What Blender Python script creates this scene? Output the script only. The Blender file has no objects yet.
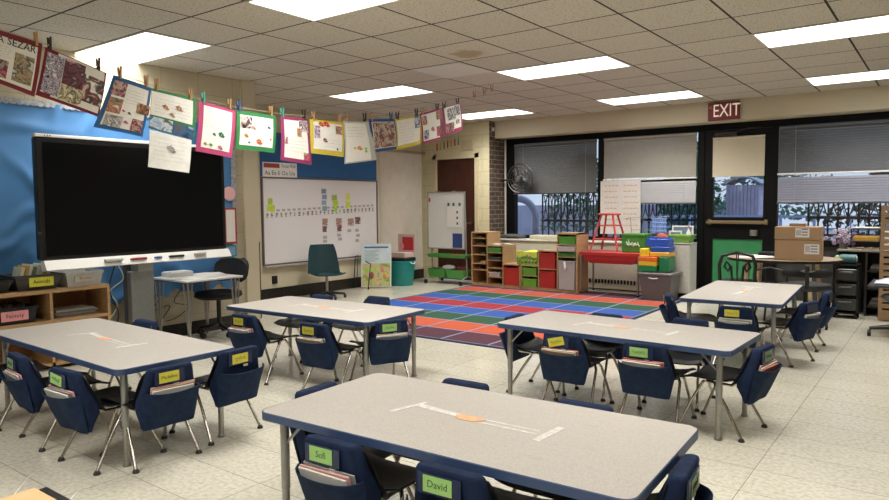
import bpy, bmesh, math, random
from mathutils import Vector, Matrix
random.seed(7)
D = bpy.data
COL = bpy.context.scene.collection
SC = bpy.context.scene
PI = math.pi

# ------------------------------------------------------------------ camera, world, exposure
cam_d = D.cameras.new('camera'); cam = D.objects.new('camera', cam_d); COL.objects.link(cam)
PIT, YAW, ROL = -0.0675178800, 0.641408985, -0.00786951221
cy, sy, cp, sp = math.cos(YAW), math.sin(YAW), math.cos(PIT), math.sin(PIT)
Fv = Vector((-sy*cp, cy*cp, sp)); Rv = Vector((cy, sy, 0)); Uv = Rv.cross(Fv)
R2 = Rv*math.cos(ROL) + Uv*math.sin(ROL); U2 = -Rv*math.sin(ROL) + Uv*math.cos(ROL)
mw = Matrix((R2, U2, -Fv)).transposed().to_4x4(); mw.translation = Vector((3.773, -5.922, 1.30))
cam.matrix_world = mw
cam_d.sensor_width = 36.0; cam_d.lens = 36.0*677.81/889.0
cam_d.clip_start = 0.05; cam_d.clip_end = 200
SC.camera = cam

SC.view_settings.view_transform = 'Standard'
SC.view_settings.look = 'None'
SC.view_settings.gamma = 1.0
SC.view_settings.use_curve_mapping = False
SC.view_settings.exposure = 0.74

W = D.worlds.new('world'); SC.world = W; W.use_nodes = True
bg = W.node_tree.nodes['Background']
bg.inputs[0].default_value = (0.66, 0.76, 0.90, 1); bg.inputs[1].default_value = 0.62
LIGHT_STRENGTH = 2.2
LIGHT_COLOR = (1.0, 0.975, 0.93)
LAMP_POWER = 19.0
sun_d = D.lights.new('daylight', 'SUN'); sun = D.objects.new('daylight', sun_d); COL.objects.link(sun)
sun_d.energy = 1.2; sun_d.color = (0.75, 0.85, 1.0); sun_d.angle = 0.6
sun.rotation_euler = (math.radians(-25), math.radians(20), 0); sun.location = (0, 8, 8)

# ------------------------------------------------------------------ materials
def nd(nt, t, **kw):
    n = nt.nodes.new(t)
    for k, v in kw.items(): setattr(n, k, v)
    return n
def newmat(name):
    m = D.materials.new(name); m.use_nodes = True
    nt = m.node_tree; b = nt.nodes['Principled BSDF']
    return m, nt, b
def c4(c): return (c[0], c[1], c[2], 1.0)
def H(s):
    s = s.lstrip('#'); v = [int(s[i:i+2], 16)/255 for i in (0, 2, 4)]
    return tuple((x/12.92 if x <= .04045 else ((x+.055)/1.055)**2.4) for x in v)
_cache = {}
def mat(name, col, rough=.5, metal=0., var=.06, scale=30., bump=0., spec=.5, emit=0):
    if name in _cache: return _cache[name]
    if isinstance(col, str): col = H(col)
    m, nt, b = newmat(name)
    tc = nd(nt, 'ShaderNodeTexCoord'); nz = nd(nt, 'ShaderNodeTexNoise')
    nz.inputs['Scale'].default_value = scale; nz.inputs['Detail'].default_value = 4
    nt.links.new(tc.outputs['Object'], nz.inputs['Vector'])
    rp = nd(nt, 'ShaderNodeValToRGB')
    rp.color_ramp.elements[0].position = .3; rp.color_ramp.elements[1].position = .7
    rp.color_ramp.elements[0].color = c4([x*(1-var) for x in col])
    rp.color_ramp.elements[1].color = c4([min(1, x*(1+var)) for x in col])
    nt.links.new(nz.outputs['Fac'], rp.inputs['Fac']); nt.links.new(rp.outputs['Color'], b.inputs['Base Color'])
    b.inputs['Roughness'].default_value = rough; b.inputs['Metallic'].default_value = metal
    b.inputs['Specular IOR Level'].default_value = spec
    if bump:
        bp = nd(nt, 'ShaderNodeBump'); bp.inputs['Strength'].default_value = bump; bp.inputs['Distance'].default_value = .01
        nt.links.new(nz.outputs['Fac'], bp.inputs['Height']); nt.links.new(bp.outputs['Normal'], b.inputs['Normal'])
    if emit:
        b.inputs['Emission Color'].default_value = c4(col); b.inputs['Emission Strength'].default_value = emit
    _cache[name] = m; return m
def coords(nt, plane):
    """plane coordinates as a vector: 'xy','xz','yz' from world-placed object coords"""
    g = nd(nt, 'ShaderNodeNewGeometry'); s = nd(nt, 'ShaderNodeSeparateXYZ'); c = nd(nt, 'ShaderNodeCombineXYZ')
    nt.links.new(g.outputs['Position'], s.inputs[0])
    nt.links.new(s.outputs[plane[0].upper()], c.inputs[0]); nt.links.new(s.outputs[plane[1].upper()], c.inputs[1])
    return c.outputs[0]
def brickmat(name, c1, c2, mortar, plane, bw, rh, ms, rough=.7, bump=.3, offs=.5, var=.05):
    m, nt, b = newmat(name)
    v = coords(nt, plane); br = nd(nt, 'ShaderNodeTexBrick'); br.offset = offs
    nt.links.new(v, br.inputs['Vector']); br.inputs['Scale'].default_value = 1
    br.inputs['Brick Width'].default_value = bw; br.inputs['Row Height'].default_value = rh; br.inputs['Mortar Size'].default_value = ms
    br.inputs['Color1'].default_value = c4(c1); br.inputs['Color2'].default_value = c4(c2); br.inputs['Mortar'].default_value = c4(mortar)
    br.inputs['Mortar Smooth'].default_value = .2
    nz = nd(nt, 'ShaderNodeTexNoise'); nz.inputs['Scale'].default_value = 12; nt.links.new(v, nz.inputs['Vector']); nz.inputs['Detail'].default_value = 6
    mx = nd(nt, 'ShaderNodeMixRGB', blend_type='MULTIPLY'); mx.inputs[0].default_value = 1
    rp = nd(nt, 'ShaderNodeValToRGB'); rp.color_ramp.elements[0].color = c4([1-var*3]*3); rp.color_ramp.elements[1].color = (1, 1, 1, 1)
    rp.color_ramp.elements[0].position = .35; rp.color_ramp.elements[1].position = .65
    nt.links.new(nz.outputs['Fac'], rp.inputs['Fac'])
    nt.links.new(br.outputs['Color'], mx.inputs[1]); nt.links.new(rp.outputs['Color'], mx.inputs[2])
    nt.links.new(mx.outputs[0], b.inputs['Base Color']); b.inputs['Roughness'].default_value = rough
    if bump:
        bp = nd(nt, 'ShaderNodeBump'); bp.inputs['Strength'].default_value = bump; bp.inputs['Distance'].default_value = .01
        iv = nd(nt, 'ShaderNodeMath', operation='SUBTRACT'); iv.inputs[0].default_value = 1
        nt.links.new(br.outputs['Fac'], iv.inputs[1]); nt.links.new(iv.outputs[0], bp.inputs['Height'])
        nt.links.new(bp.outputs['Normal'], b.inputs['Normal'])
    return m
def woodmat(name, c1, c2, plane_scale=(2, 2, 18), rough=.5):
    if name in _cache: return _cache[name]
    if isinstance(c1, str): c1 = H(c1); c2 = H(c2)
    m, nt, b = newmat(name)
    tc = nd(nt, 'ShaderNodeTexCoord'); mp = nd(nt, 'ShaderNodeMapping'); mp.inputs['Scale'].default_value = plane_scale
    nz = nd(nt, 'ShaderNodeTexNoise'); nz.inputs['Scale'].default_value = 3; nz.inputs['Detail'].default_value = 8; nz.inputs['Distortion'].default_value = 1.2
    nt.links.new(tc.outputs['Object'], mp.inputs[0]); nt.links.new(mp.outputs[0], nz.inputs['Vector'])
    rp = nd(nt, 'ShaderNodeValToRGB'); rp.color_ramp.elements[0].color = c4(c1); rp.color_ramp.elements[1].color = c4(c2)
    rp.color_ramp.elements[0].position = .35; rp.color_ramp.elements[1].position = .65
    nt.links.new(nz.outputs['Fac'], rp.inputs['Fac']); nt.links.new(rp.outputs['Color'], b.inputs['Base Color'])
    b.inputs['Roughness'].default_value = rough
    _cache[name] = m; return m
def emitmat(name, col, s):
    m = D.materials.new(name); m.use_nodes = True; nt = m.node_tree; nt.nodes.clear()
    o = nd(nt, 'ShaderNodeOutputMaterial'); e = nd(nt, 'ShaderNodeEmission'); e.inputs[0].default_value = c4(col); e.inputs[1].default_value = s
    nt.links.new(e.outputs[0], o.inputs[0]); return m
def glassmat(name, tint=(1, 1, 1), fac=.06):
    m = D.materials.new(name); m.use_nodes = True; nt = m.node_tree; nt.nodes.clear()
    o = nd(nt, 'ShaderNodeOutputMaterial'); t = nd(nt, 'ShaderNodeBsdfTransparent'); g = nd(nt, 'ShaderNodeBsdfGlossy'); mx = nd(nt, 'ShaderNodeMixShader')
    t.inputs[0].default_value = c4(tint); g.inputs['Roughness'].default_value = .02; mx.inputs[0].default_value = fac
    nt.links.new(t.outputs[0], mx.inputs[1]); nt.links.new(g.outputs[0], mx.inputs[2]); nt.links.new(mx.outputs[0], o.inputs[0]); return m
def collage(name, cols, scale=14.):
    """photo print look: blotches of several colours"""
    if name in _cache: return _cache[name]
    m, nt, b = newmat(name)
    tc = nd(nt, 'ShaderNodeTexCoord'); nz = nd(nt, 'ShaderNodeTexNoise'); nz.inputs['Scale'].default_value = scale*.8; nz.inputs['Detail'].default_value = 5; nz.inputs['Distortion'].default_value = .8
    nt.links.new(tc.outputs['Object'], nz.inputs['Vector'])
    rp = nd(nt, 'ShaderNodeValToRGB'); rp.color_ramp.interpolation = 'LINEAR'
    n = len(cols)
    while len(rp.color_ramp.elements) < n: rp.color_ramp.elements.new(.5)
    for i, c in enumerate(cols):
        rp.color_ramp.elements[i].position = 0 if i == 0 else .36+.28*(i-1)/max(1, n-2)
        rp.color_ramp.elements[i].color = c4(H(c))
    nt.links.new(nz.outputs['Fac'], rp.inputs['Fac']); nt.links.new(rp.outputs['Color'], b.inputs['Base Color']); b.inputs['Roughness'].default_value = .35
    _cache[name] = m; return m

T = .6096
def ceiling_mat():
    m, nt, b = newmat('ceiling_tiles')
    v = coords(nt, 'xy'); s = nd(nt, 'ShaderNodeSeparateXYZ'); nt.links.new(v, s.inputs[0])
    edges = []
    for ax in (0, 1):
        a = nd(nt, 'ShaderNodeMath', operation='DIVIDE'); a.inputs[1].default_value = T; nt.links.new(s.outputs[ax], a.inputs[0])
        f = nd(nt, 'ShaderNodeMath', operation='FRACT'); nt.links.new(a.outputs[0], f.inputs[0])
        g = nd(nt, 'ShaderNodeMath', operation='SUBTRACT'); g.inputs[1].default_value = .5; nt.links.new(f.outputs[0], g.inputs[0])
        h = nd(nt, 'ShaderNodeMath', operation='ABSOLUTE'); nt.links.new(g.outputs[0], h.inputs[0])
        k = nd(nt, 'ShaderNodeMath', operation='GREATER_THAN'); k.inputs[1].default_value = .5-.014; nt.links.new(h.outputs[0], k.inputs[0])
        edges.append(k)
    mx = nd(nt, 'ShaderNodeMath', operation='MAXIMUM'); nt.links.new(edges[0].outputs[0], mx.inputs[0]); nt.links.new(edges[1].outputs[0], mx.inputs[1])
    nz = nd(nt, 'ShaderNodeTexNoise'); nz.inputs['Scale'].default_value = 75; nz.inputs['Detail'].default_value = 2; nt.links.new(v, nz.inputs['Vector'])
    rp = nd(nt, 'ShaderNodeValToRGB'); rp.color_ramp.elements[0].position = .33; rp.color_ramp.elements[1].position = .40
    rp.color_ramp.elements[0].color = c4(H('#665e52')); rp.color_ramp.elements[1].color = c4(H('#cbc4b5'))
    nt.links.new(nz.outputs['Fac'], rp.inputs['Fac'])
    # slow tone change tile to tile
    w = nd(nt, 'ShaderNodeTexWhiteNoise', noise_dimensions='2D')
    sn = nd(nt, 'ShaderNodeVectorMath', operation='SNAP'); sn.inputs[1].default_value = (T, T, 1); nt.links.new(v, sn.inputs[0]); nt.links.new(sn.outputs[0], w.inputs['Vector'])
    wr = nd(nt, 'ShaderNodeMapRange'); wr.inputs['To Min'].default_value = .92; wr.inputs['To Max'].default_value = 1.0; nt.links.new(w.outputs['Value'], wr.inputs['Value'])
    mt = nd(nt, 'ShaderNodeMixRGB', blend_type='MULTIPLY'); mt.inputs[0].default_value = 1; nt.links.new(rp.outputs['Color'], mt.inputs[1]); nt.links.new(wr.outputs[0], mt.inputs[2])
    # water stain
    ds = nd(nt, 'ShaderNodeVectorMath', operation='DISTANCE'); ds.inputs[1].default_value = (.25, -.83, 0); nt.links.new(v, ds.inputs[0])
    nz2 = nd(nt, 'ShaderNodeTexNoise'); nz2.inputs['Scale'].default_value = 9; nt.links.new(v, nz2.inputs['Vector'])
    ad = nd(nt, 'ShaderNodeMath', operation='MULTIPLY_ADD'); ad.inputs[1].default_value = .18; nt.links.new(nz2.outputs['Fac'], ad.inputs[0]); nt.links.new(ds.outputs['Value'], ad.inputs[2])
    sr = nd(nt, 'ShaderNodeValToRGB'); sr.color_ramp.elements[0].position = .20; sr.color_ramp.elements[0].color = (.75, .75, .75, 1)
    sr.color_ramp.elements[1].position = .27; sr.color_ramp.elements[1].color = (0, 0, 0, 1)
    nt.links.new(ad.outputs[0], sr.inputs['Fac'])
    st = nd(nt, 'ShaderNodeMixRGB'); st.inputs[2].default_value = c4(H('#a08a62')); nt.links.new(sr.outputs['Color'], st.inputs[0]); nt.links.new(mt.outputs[0], st.inputs[1])
    fin = nd(nt, 'ShaderNodeMixRGB'); nt.links.new(mx.outputs[0], fin.inputs[0]); nt.links.new(st.outputs[0], fin.inputs[1]); fin.inputs[2].default_value = c4(H('#30261f'))
    nt.links.new(fin.outputs[0], b.inputs['Base Color']); b.inputs['Roughness'].default_value = .95
    return m
def floor_mat():
    m, nt, b = newmat('vinyl_tiles')
    v = coords(nt, 'xy'); br = nd(nt, 'ShaderNodeTexBrick'); br.offset = 0
    nt.links.new(v, br.inputs['Vector']); br.inputs['Scale'].default_value = 1
    br.inputs['Brick Width'].default_value = .6096; br.inputs['Row Height'].default_value = .3048; br.inputs['Mortar Size'].default_value = .0018
    br.inputs['Mortar Smooth'].default_value = .1
    br.inputs['Color1'].default_value = c4(H('#d3cfc0')); br.inputs['Color2'].default_value = c4(H('#cdc9ba')); br.inputs['Mortar'].default_value = c4(H('#8d8874'))
    nz = nd(nt, 'ShaderNodeTexNoise'); nz.inputs['Scale'].default_value = 45; nz.inputs['Detail'].default_value = 5; nt.links.new(v, nz.inputs['Vector'])
    rp = nd(nt, 'ShaderNodeValToRGB'); rp.color_ramp.elements[0].position = .32; rp.color_ramp.elements[1].position = .6
    rp.color_ramp.elements[0].color = (.78, .76, .72, 1); rp.color_ramp.elements[1].color = (1, 1, 1, 1); nt.links.new(nz.outputs['Fac'], rp.inputs['Fac'])
    n2 = nd(nt, 'ShaderNodeTexNoise'); n2.inputs['Scale'].default_value = 1.3; n2.inputs['Detail'].default_value = 4; nt.links.new(v, n2.inputs['Vector'])
    r2 = nd(nt, 'ShaderNodeValToRGB'); r2.color_ramp.elements[0].position = .1; r2.color_ramp.elements[1].position = .9
    r2.color_ramp.elements[0].color = (.90, .89, .87, 1); r2.color_ramp.elements[1].color = (1, 1, 1, 1); nt.links.new(n2.outputs['Fac'], r2.inputs['Fac'])
    a = nd(nt, 'ShaderNodeMixRGB', blend_type='MULTIPLY'); a.inputs[0].default_value = 1; nt.links.new(br.outputs['Color'], a.inputs[1]); nt.links.new(rp.outputs[0], a.inputs[2])
    c = nd(nt, 'ShaderNodeMixRGB', blend_type='MULTIPLY'); c.inputs[0].default_value = 1; nt.links.new(a.outputs[0], c.inputs[1]); nt.links.new(r2.outputs[0], c.inputs[2])
    nt.links.new(c.outputs[0], b.inputs['Base Color'])
    mr = nd(nt, 'ShaderNodeMapRange'); mr.inputs['To Min'].default_value = .13; mr.inputs['To Max'].default_value = .26; nt.links.new(n2.outputs['Fac'], mr.inputs['Value'])
    nt.links.new(mr.outputs[0], b.inputs['Roughness']); b.inputs['Specular IOR Level'].default_value = .45
    bp = nd(nt, 'ShaderNodeBump'); bp.inputs['Strength'].default_value = .05; bp.inputs['Distance'].default_value = .003
    nt.links.new(n2.outputs['Fac'], bp.inputs['Height']); nt.links.new(bp.outputs['Normal'], b.inputs['Normal'])
    return m

M_CEIL = ceiling_mat(); M_FLOOR = floor_mat()
M_CREAM = mat('cream_paint', '#c4baa0', .55, var=.03, scale=3, bump=.03)
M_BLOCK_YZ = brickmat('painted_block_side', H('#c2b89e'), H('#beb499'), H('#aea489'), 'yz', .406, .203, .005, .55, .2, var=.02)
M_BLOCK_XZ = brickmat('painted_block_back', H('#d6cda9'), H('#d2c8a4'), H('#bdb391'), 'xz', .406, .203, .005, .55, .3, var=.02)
M_BRICK_YZ = brickmat('brown_brick_side', H('#6b5546'), H('#524238'), H('#9a8f80'), 'yz', .2, .075, .006, .85, .5, var=.12)
M_BRICK_XZ = brickmat('brown_brick_front', H('#6b5546'), H('#524238'), H('#9a8f80'), 'xz', .2, .075, .006, .85, .5, var=.12)
M_BASE = brickmat('black_base_tile', H('#17140f'), H('#1b1712'), H('#3a332a'), 'yz', .305, .2, .004, .35, .2, offs=0, var=.02)
M_BLACKFRAME = mat('black_frame', '#060606', .5, spec=.2)
M_CHROME = mat('chrome', '#b9b3a8', .22, 1., var=.05)
M_STEEL = mat('brushed_steel', '#a3a19c', .35, 1., var=.05)
M_LEGGREY = mat('grey_leg_paint', '#93928e', .35, .5)
M_NAVY = mat('navy_fabric', '#17243f', .85, var=.22, scale=22, bump=.5, spec=.2)
M_NAVY2 = mat('navy_pocket_fabric', '#192943', .85, var=.22, scale=26, bump=.5, spec=.2)
M_SHELL = mat('dark_plastic_shell', '#08090e', .42, var=.1, spec=.3)
M_RUBBER = mat('dark_rubber', '#141312', .6)
M_LAMINATE = None
M_EDGE = mat('blue_edge_band', '#35486a', .45)
M_WHITE = mat('white_plastic', '#e3e1dc', .4, var=.02)
M_PAPER = mat('white_paper', '#e9e6de', .8, var=.03)
M_INK = mat('dark_ink', '#22242a', .7)
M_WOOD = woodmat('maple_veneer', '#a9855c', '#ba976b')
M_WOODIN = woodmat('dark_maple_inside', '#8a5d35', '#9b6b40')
M_BROWNDOOR = woodmat('dark_door_wood', '#3a1c12', '#4a2619', (3, 3, 1.0), .4)
M_BLACK = mat('black_plastic', '#111112', .4)
M_GLASS = glassmat('window_glass', (.93, .96, 1), .05)
def laminate():
    m, nt, b = newmat('table_laminate')
    tc = nd(nt, 'ShaderNodeTexCoord'); nz = nd(nt, 'ShaderNodeTexNoise'); nz.inputs['Scale'].default_value = 160; nz.inputs['Detail'].default_value = 3
    nt.links.new(tc.outputs['Object'], nz.inputs['Vector'])
    rp = nd(nt, 'ShaderNodeValToRGB'); rp.color_ramp.elements[0].color = c4(H('#aaa49b')); rp.color_ramp.elements[1].color = c4(H('#b8b1a8'))
    rp.color_ramp.elements[0].position = .35; rp.color_ramp.elements[1].position = .6; nt.links.new(nz.outputs['Fac'], rp.inputs['Fac'])
    n2 = nd(nt, 'ShaderNodeTexNoise'); n2.inputs['Scale'].default_value = 5; n2.inputs['Detail'].default_value = 6
    mp = nd(nt, 'ShaderNodeMapping'); mp.inputs['Scale'].default_value = (1, 4, 1); nt.links.new(tc.outputs['Object'], mp.inputs[0]); nt.links.new(mp.outputs[0], n2.inputs['Vector'])
    r2 = nd(nt, 'ShaderNodeValToRGB'); r2.color_ramp.elements[0].color = (.78, .76, .73, 1); r2.color_ramp.elements[1].color = (1, 1, 1, 1)
    r2.color_ramp.elements[0].position = .27; r2.color_ramp.elements[1].position = .36; nt.links.new(n2.outputs['Fac'], r2.inputs['Fac'])
    mx = nd(nt, 'ShaderNodeMixRGB', blend_type='MULTIPLY'); mx.inputs[0].default_value = .6; nt.links.new(rp.outputs[0], mx.inputs[1]); nt.links.new(r2.outputs[0], mx.inputs[2])
    nt.links.new(mx.outputs[0], b.inputs['Base Color']); b.inputs['Roughness'].default_value = .38
    return m
M_LAMINATE = laminate()

# ------------------------------------------------------------------ mesh builder
class MB:
    def __init__(s): s.v = []; s.f = []; s.M = Matrix.Identity(4); s.smooth = []
    def add(s, vs, fs, smooth=False):
        o = len(s.v); s.v += [tuple(s.M @ Vector(p)) for p in vs]; s.f += [[o+i for i in f] for f in fs]; s.smooth += [smooth]*len(fs); return s
    def box(s, x0, x1, y0, y1, z0, z1, b=0.0):
        if x0 > x1: x0, x1 = x1, x0
        if y0 > y1: y0, y1 = y1, y0
        if z0 > z1: z0, z1 = z1, z0
        if b > 0:
            b = min(b, (x1-x0)*.45, (y1-y0)*.45, (z1-z0)*.45)
            pts = []
            for z, i in ((z0, b), (z0+b, 0), (z1-b, 0), (z1, b)):
                X0, X1, Y0, Y1 = x0+i, x1-i, y0+i, y1-i; c = b if i == 0 else b*.3
                pts.append([(X0+c, Y0, z), (X1-c, Y0, z), (X1, Y0+c, z), (X1, Y1-c, z), (X1-c, Y1, z), (X0+c, Y1, z), (X0, Y1-c, z), (X0, Y0+c, z)])
            return s.loft(pts, True, False)
        v = [(x, y, z) for z in (z0, z1) for y in (y0, y1) for x in (x0, x1)]
        return s.add(v, [(0, 2, 3, 1), (4, 5, 7, 6), (0, 1, 5, 4), (2, 6, 7, 3), (0, 4, 6, 2), (1, 3, 7, 5)])
    def loft(s, rings, caps=True, smooth=True):
        n = len(rings[0]); v = [p for r in rings for p in r]; f = []
        for k in range(len(rings)-1):
            for i in range(n):
                j = (i+1) % n; f.append((k*n+i, k*n+j, (k+1)*n+j, (k+1)*n+i))
        o = len(s.f); s.add(v, f, smooth)
        if caps: s.add(rings[0][::-1], [tuple(range(n))]); s.add(rings[-1], [tuple(range(n))])
        return s
    def tube(s, pts, r, n=8, caps=True):
        pts = [Vector(p) for p in pts]; rings = []
        rr = r if isinstance(r, (list, tuple)) else [r]*len(pts)
        prev = None
        for i, p in enumerate(pts):
            if i == 0: d = pts[1]-p
            elif i == len(pts)-1: d = p-pts[i-1]
            else: d = (pts[i+1]-p).normalized()+(p-pts[i-1]).normalized()
            d.normalize()
            if prev is None:
                a = Vector((0, 0, 1)) if abs(d.z) < .9 else Vector((1, 0, 0)); u = d.cross(a).normalized()
            else: u = (prev-d*prev.dot(d)).normalized()
            prev = u; w = d.cross(u)
            rings.append([tuple(p+(u*math.cos(2*PI*k/n)+w*math.sin(2*PI*k/n))*rr[i]) for k in range(n)])
        return s.loft(rings, caps, True)
    def cyl(s, p0, p1, r0, r1=None, n=16): return s.tube([p0, p1], [r0, r0 if r1 is None else r1], n)
    def lathe(s, prof, n=20, c=(0, 0, 0)):
        rings = [[(c[0]+r*math.cos(2*PI*k/n), c[1]+r*math.sin(2*PI*k/n), c[2]+z) for k in range(n)] for r, z in prof]
        return s.loft(rings, True, True)
    def prism(s, poly, z0, z1):
        return s.loft([[(x, y, z0) for x, y in poly], [(x, y, z1) for x, y in poly]], True, False)
    def slab(s, nu, nv, f, th, smooth=True):
        """thin curved sheet: f(u,v)->point and normal offset th"""
        P = [[Vector(f(i/nu, j/nv)) for i in range(nu+1)] for j in range(nv+1)]
        N = []
        for j in range(nv+1):
            row = []
            for i in range(nu+1):
                a = P[j][min(i+1, nu)]-P[j][max(i-1, 0)]; b = P[min(j+1, nv)][i]-P[max(j-1, 0)][i]
                c = a.cross(b); row.append(c.normalized() if c.length > 1e-9 else Vector((0, 0, 1)))
            N.append(row)
        v = [tuple(P[j][i]+N[j][i]*th/2) for j in range(nv+1) for i in range(nu+1)]+[tuple(P[j][i]-N[j][i]*th/2) for j in range(nv+1) for i in range(nu+1)]
        K = (nu+1)*(nv+1); q = lambda i, j: j*(nu+1)+i; fs = []
        for j in range(nv):
            for i in range(nu):
                fs.append((q(i, j), q(i+1, j), q(i+1, j+1), q(i, j+1))); fs.append((K+q(i, j), K+q(i, j+1), K+q(i+1, j+1), K+q(i+1, j)))
        o = [q(i, 0) for i in range(nu)]+[q(nu, j) for j in range(nv)]+[q(i, nv) for i in range(nu, 0, -1)]+[q(0, j) for j in range(nv, 0, -1)]
        for k in range(len(o)):
            a, b = o[k], o[(k+1) % len(o)]; fs.append((a, K+a, K+b, b))
        return s.add(v, fs, smooth)
    def sphere(s, c, r, n=12, m=8, sc=(1, 1, 1)):
        rings = [[(c[0]+r*sc[0]*math.sin(PI*(j+.5)/m)*math.cos(2*PI*k/n), c[1]+r*sc[1]*math.sin(PI*(j+.5)/m)*math.sin(2*PI*k/n), c[2]-r*sc[2]*math.cos(PI*(j+.5)/m)) for k in range(n)] for j in range(m)]
        return s.loft(rings, True, True)
    def text(s, txt, size, M, depth=.0015, align='CENTER'):
        cu = D.curves.new('t', 'FONT'); cu.body = txt; cu.size = size; cu.align_x = align; cu.align_y = 'CENTER'; cu.extrude = depth/2; cu.resolution_u = 2
        ob = D.objects.new('t', cu); COL.objects.link(ob); bpy.context.view_layer.update()
        me = D.meshes.new_from_object(ob.evaluated_get(bpy.context.evaluated_depsgraph_get()))
        old = s.M; s.M = old @ M if isinstance(M, Matrix) else old
        vs = [tuple(v.co) for v in me.vertices]
        if not isinstance(M, Matrix): vs = [M(*p) for p in vs]
        s.add(vs, [tuple(p.vertices) for p in me.polygons]); s.M = old
        D.objects.remove(ob); D.curves.remove(cu); D.meshes.remove(me); return s
    def build(s, name, m, parent=None, shift=None):
        if shift is None and parent is not None: shift = ORIG.get(parent.name)
        me = D.meshes.new(name)
        vs = s.v if shift is None else [(x-shift[0], y-shift[1], z-shift[2]) for x, y, z in s.v]
        me.from_pydata(vs, [], s.f); me.update()
        bm = bmesh.new(); bm.from_mesh(me); bmesh.ops.recalc_face_normals(bm, faces=bm.faces); bm.to_mesh(me); bm.free()
        for p, q in zip(me.polygons, s.smooth): p.use_smooth = q
        me.materials.append(m); o = D.objects.new(name, me); COL.objects.link(o)
        if any(s.smooth):
            try: me.set_sharp_from_angle(angle=math.radians(50))
            except Exception: pass
        if parent is not None:
            o.parent = parent
            if parent.name in ORIG: ORIG[o.name] = ORIG[parent.name]
        return o
_O = 'first second third fourth fifth sixth seventh eighth ninth tenth eleventh twelfth thirteenth fourteenth fifteenth sixteenth seventeenth eighteenth nineteenth twentieth'.split()
def nth(i, n, side='left'):
    'place in a row of n, counted from the nearer end'
    if i == 0: return 'leftmost'
    if i == n-1: return 'rightmost'
    return _O[i]+' from the left' if i < (n+1)//2 or n <= 8 else _O[n-1-i]+' from the right'
ORIG = {}     # things whose parts are written in world coordinates
def tag(o, label, cat, group=None):
    o['label'] = label; o['category'] = cat; o['kind'] = 'thing'
    if group: o['group'] = group
    return o
def thing(name, label, cat, loc=(0, 0, 0), rz=0, group=None, world=True):
    o = D.objects.new(name, None); COL.objects.link(o); o.location = loc; o.rotation_euler = (0, 0, rz); o.empty_display_size = .1
    tag(o, label, cat, group)
    if world and rz == 0: ORIG[o.name] = tuple(loc)
    return o
def struct(name, mb, m, parent=None):
    o = mb.build(name, m, parent)
    if parent is None: o['kind'] = 'structure'
    return o
def solo(name, mb, m, label, cat, group=None, loc=None):
    """a thing that is one mesh; origin at loc"""
    o = mb.build(name, m, None, loc)
    if loc: o.location = loc
    return tag(o, label, cat, group)
def copy_tree(o, parent=None):
    c = o.copy(); COL.objects.link(c); c.parent = parent
    for ch in list(o.children):
        if not ch.name.startswith('name_card'): copy_tree(ch, c)
    return c
def TR(x, y, z, rz=0, rx=0, ry=0):
    return Matrix.Translation((x, y, z)) @ Matrix.Rotation(rz, 4, 'Z') @ Matrix.Rotation(ry, 4, 'Y') @ Matrix.Rotation(rx, 4, 'X')
FACE_NY = Matrix.Rotation(PI/2, 4, 'X')                                     # text standing up, read from -Y
FACE_PX = Matrix.Rotation(PI/2, 4, 'Z') @ Matrix.Rotation(PI/2, 4, 'X')     # text read from +X

# ------------------------------------------------------------------ room shell
CZ = 2.644; XW = -2.38; XB = -3.70; YD = 3.45; YS = 3.60; YG = 3.95; XR = 6.0; YN = -10.5
struct('floor', MB().box(XB-.3, XR+.2, YN-.2, YG+.15, -.1, 0), M_FLOOR)
struct('ceiling', MB().box(XB-.3, XR+.2, YN-.2, YG+.15, CZ, CZ+.1), M_CEIL)
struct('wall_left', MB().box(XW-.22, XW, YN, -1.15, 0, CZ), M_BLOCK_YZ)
struct('wall_alcove', MB().box(XB, XW-.22, -1.37, -1.15, 0, CZ), M_CREAM)
struct('wall_whiteboard', MB().box(XB-.15, XB, -1.4, YD, 0, CZ), M_CREAM)
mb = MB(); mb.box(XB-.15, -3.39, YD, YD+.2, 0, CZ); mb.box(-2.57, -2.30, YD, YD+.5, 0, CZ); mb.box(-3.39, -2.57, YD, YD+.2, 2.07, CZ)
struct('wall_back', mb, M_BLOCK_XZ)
struct('wall_brick_return', MB().box(-2.30, -2.285, YD, YG+.1, 0, CZ), M_BRICK_YZ)
struct('wall_right', MB().box(XR, XR+.15, YN, YG+.1, 0, CZ), M_CREAM)
struct('wall_near', MB().box(XW-.22, XR, YN-.15, YN, 0, CZ), M_CREAM)
struct('trim_soffit', MB().box(-2.285, XR, YS, YG+.1, 2.375, CZ), mat('soffit_cream', '#c6bca2', .55, var=.03, scale=3))
struct('trim_pilaster', MB().box(XW, XW+.03, -1.32, -1.15, 0, CZ), M_CREAM)
struct('trim_corner_guard', MB().box(XW+.005, XW+.034, -1.148, -1.14, .05, .9), mat('dark_guard', '#3a3733', .5))
struct('baseboard_left', MB().box(XW, XW+.012, YN, -1.33, 0, .13), M_BASE)
struct('baseboard_whiteboard', MB().box(XB, XB+.012, -1.1, YD, 0, .16), M_BASE)
struct('baseboard_back', MB().box(-2.56, -2.31, YD-.012, YD, 0, .13), M_BASE)
# brown door in the back wall
mb = MB(); mb.box(-3.46, -3.38, YD-.02, YD+.05, 0, 2.14); mb.box(-2.58, -2.51, YD-.02, YD+.05, 0, 2.14); mb.box(-3.46, -2.51, YD-.02, YD+.05, 2.065, 2.14)
struct('trim_door_frame', mb, mat('cream_door_frame', '#cfc2a0', .5))
d1 = struct('door_1', MB().box(-3.375, -2.585, YD+.015, YD+.055, .01, 2.06), M_BROWNDOOR)
mb = MB(); mb.cyl((-2.66, YD+.015, .98), (-2.66, YD-.035, .98), .022, .02); mb.cyl((-2.66, YD-.03, .98), (-2.75, YD-.04, .98), .009, .008, 8)
mb.build('door_handle', M_STEEL, d1)
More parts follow.
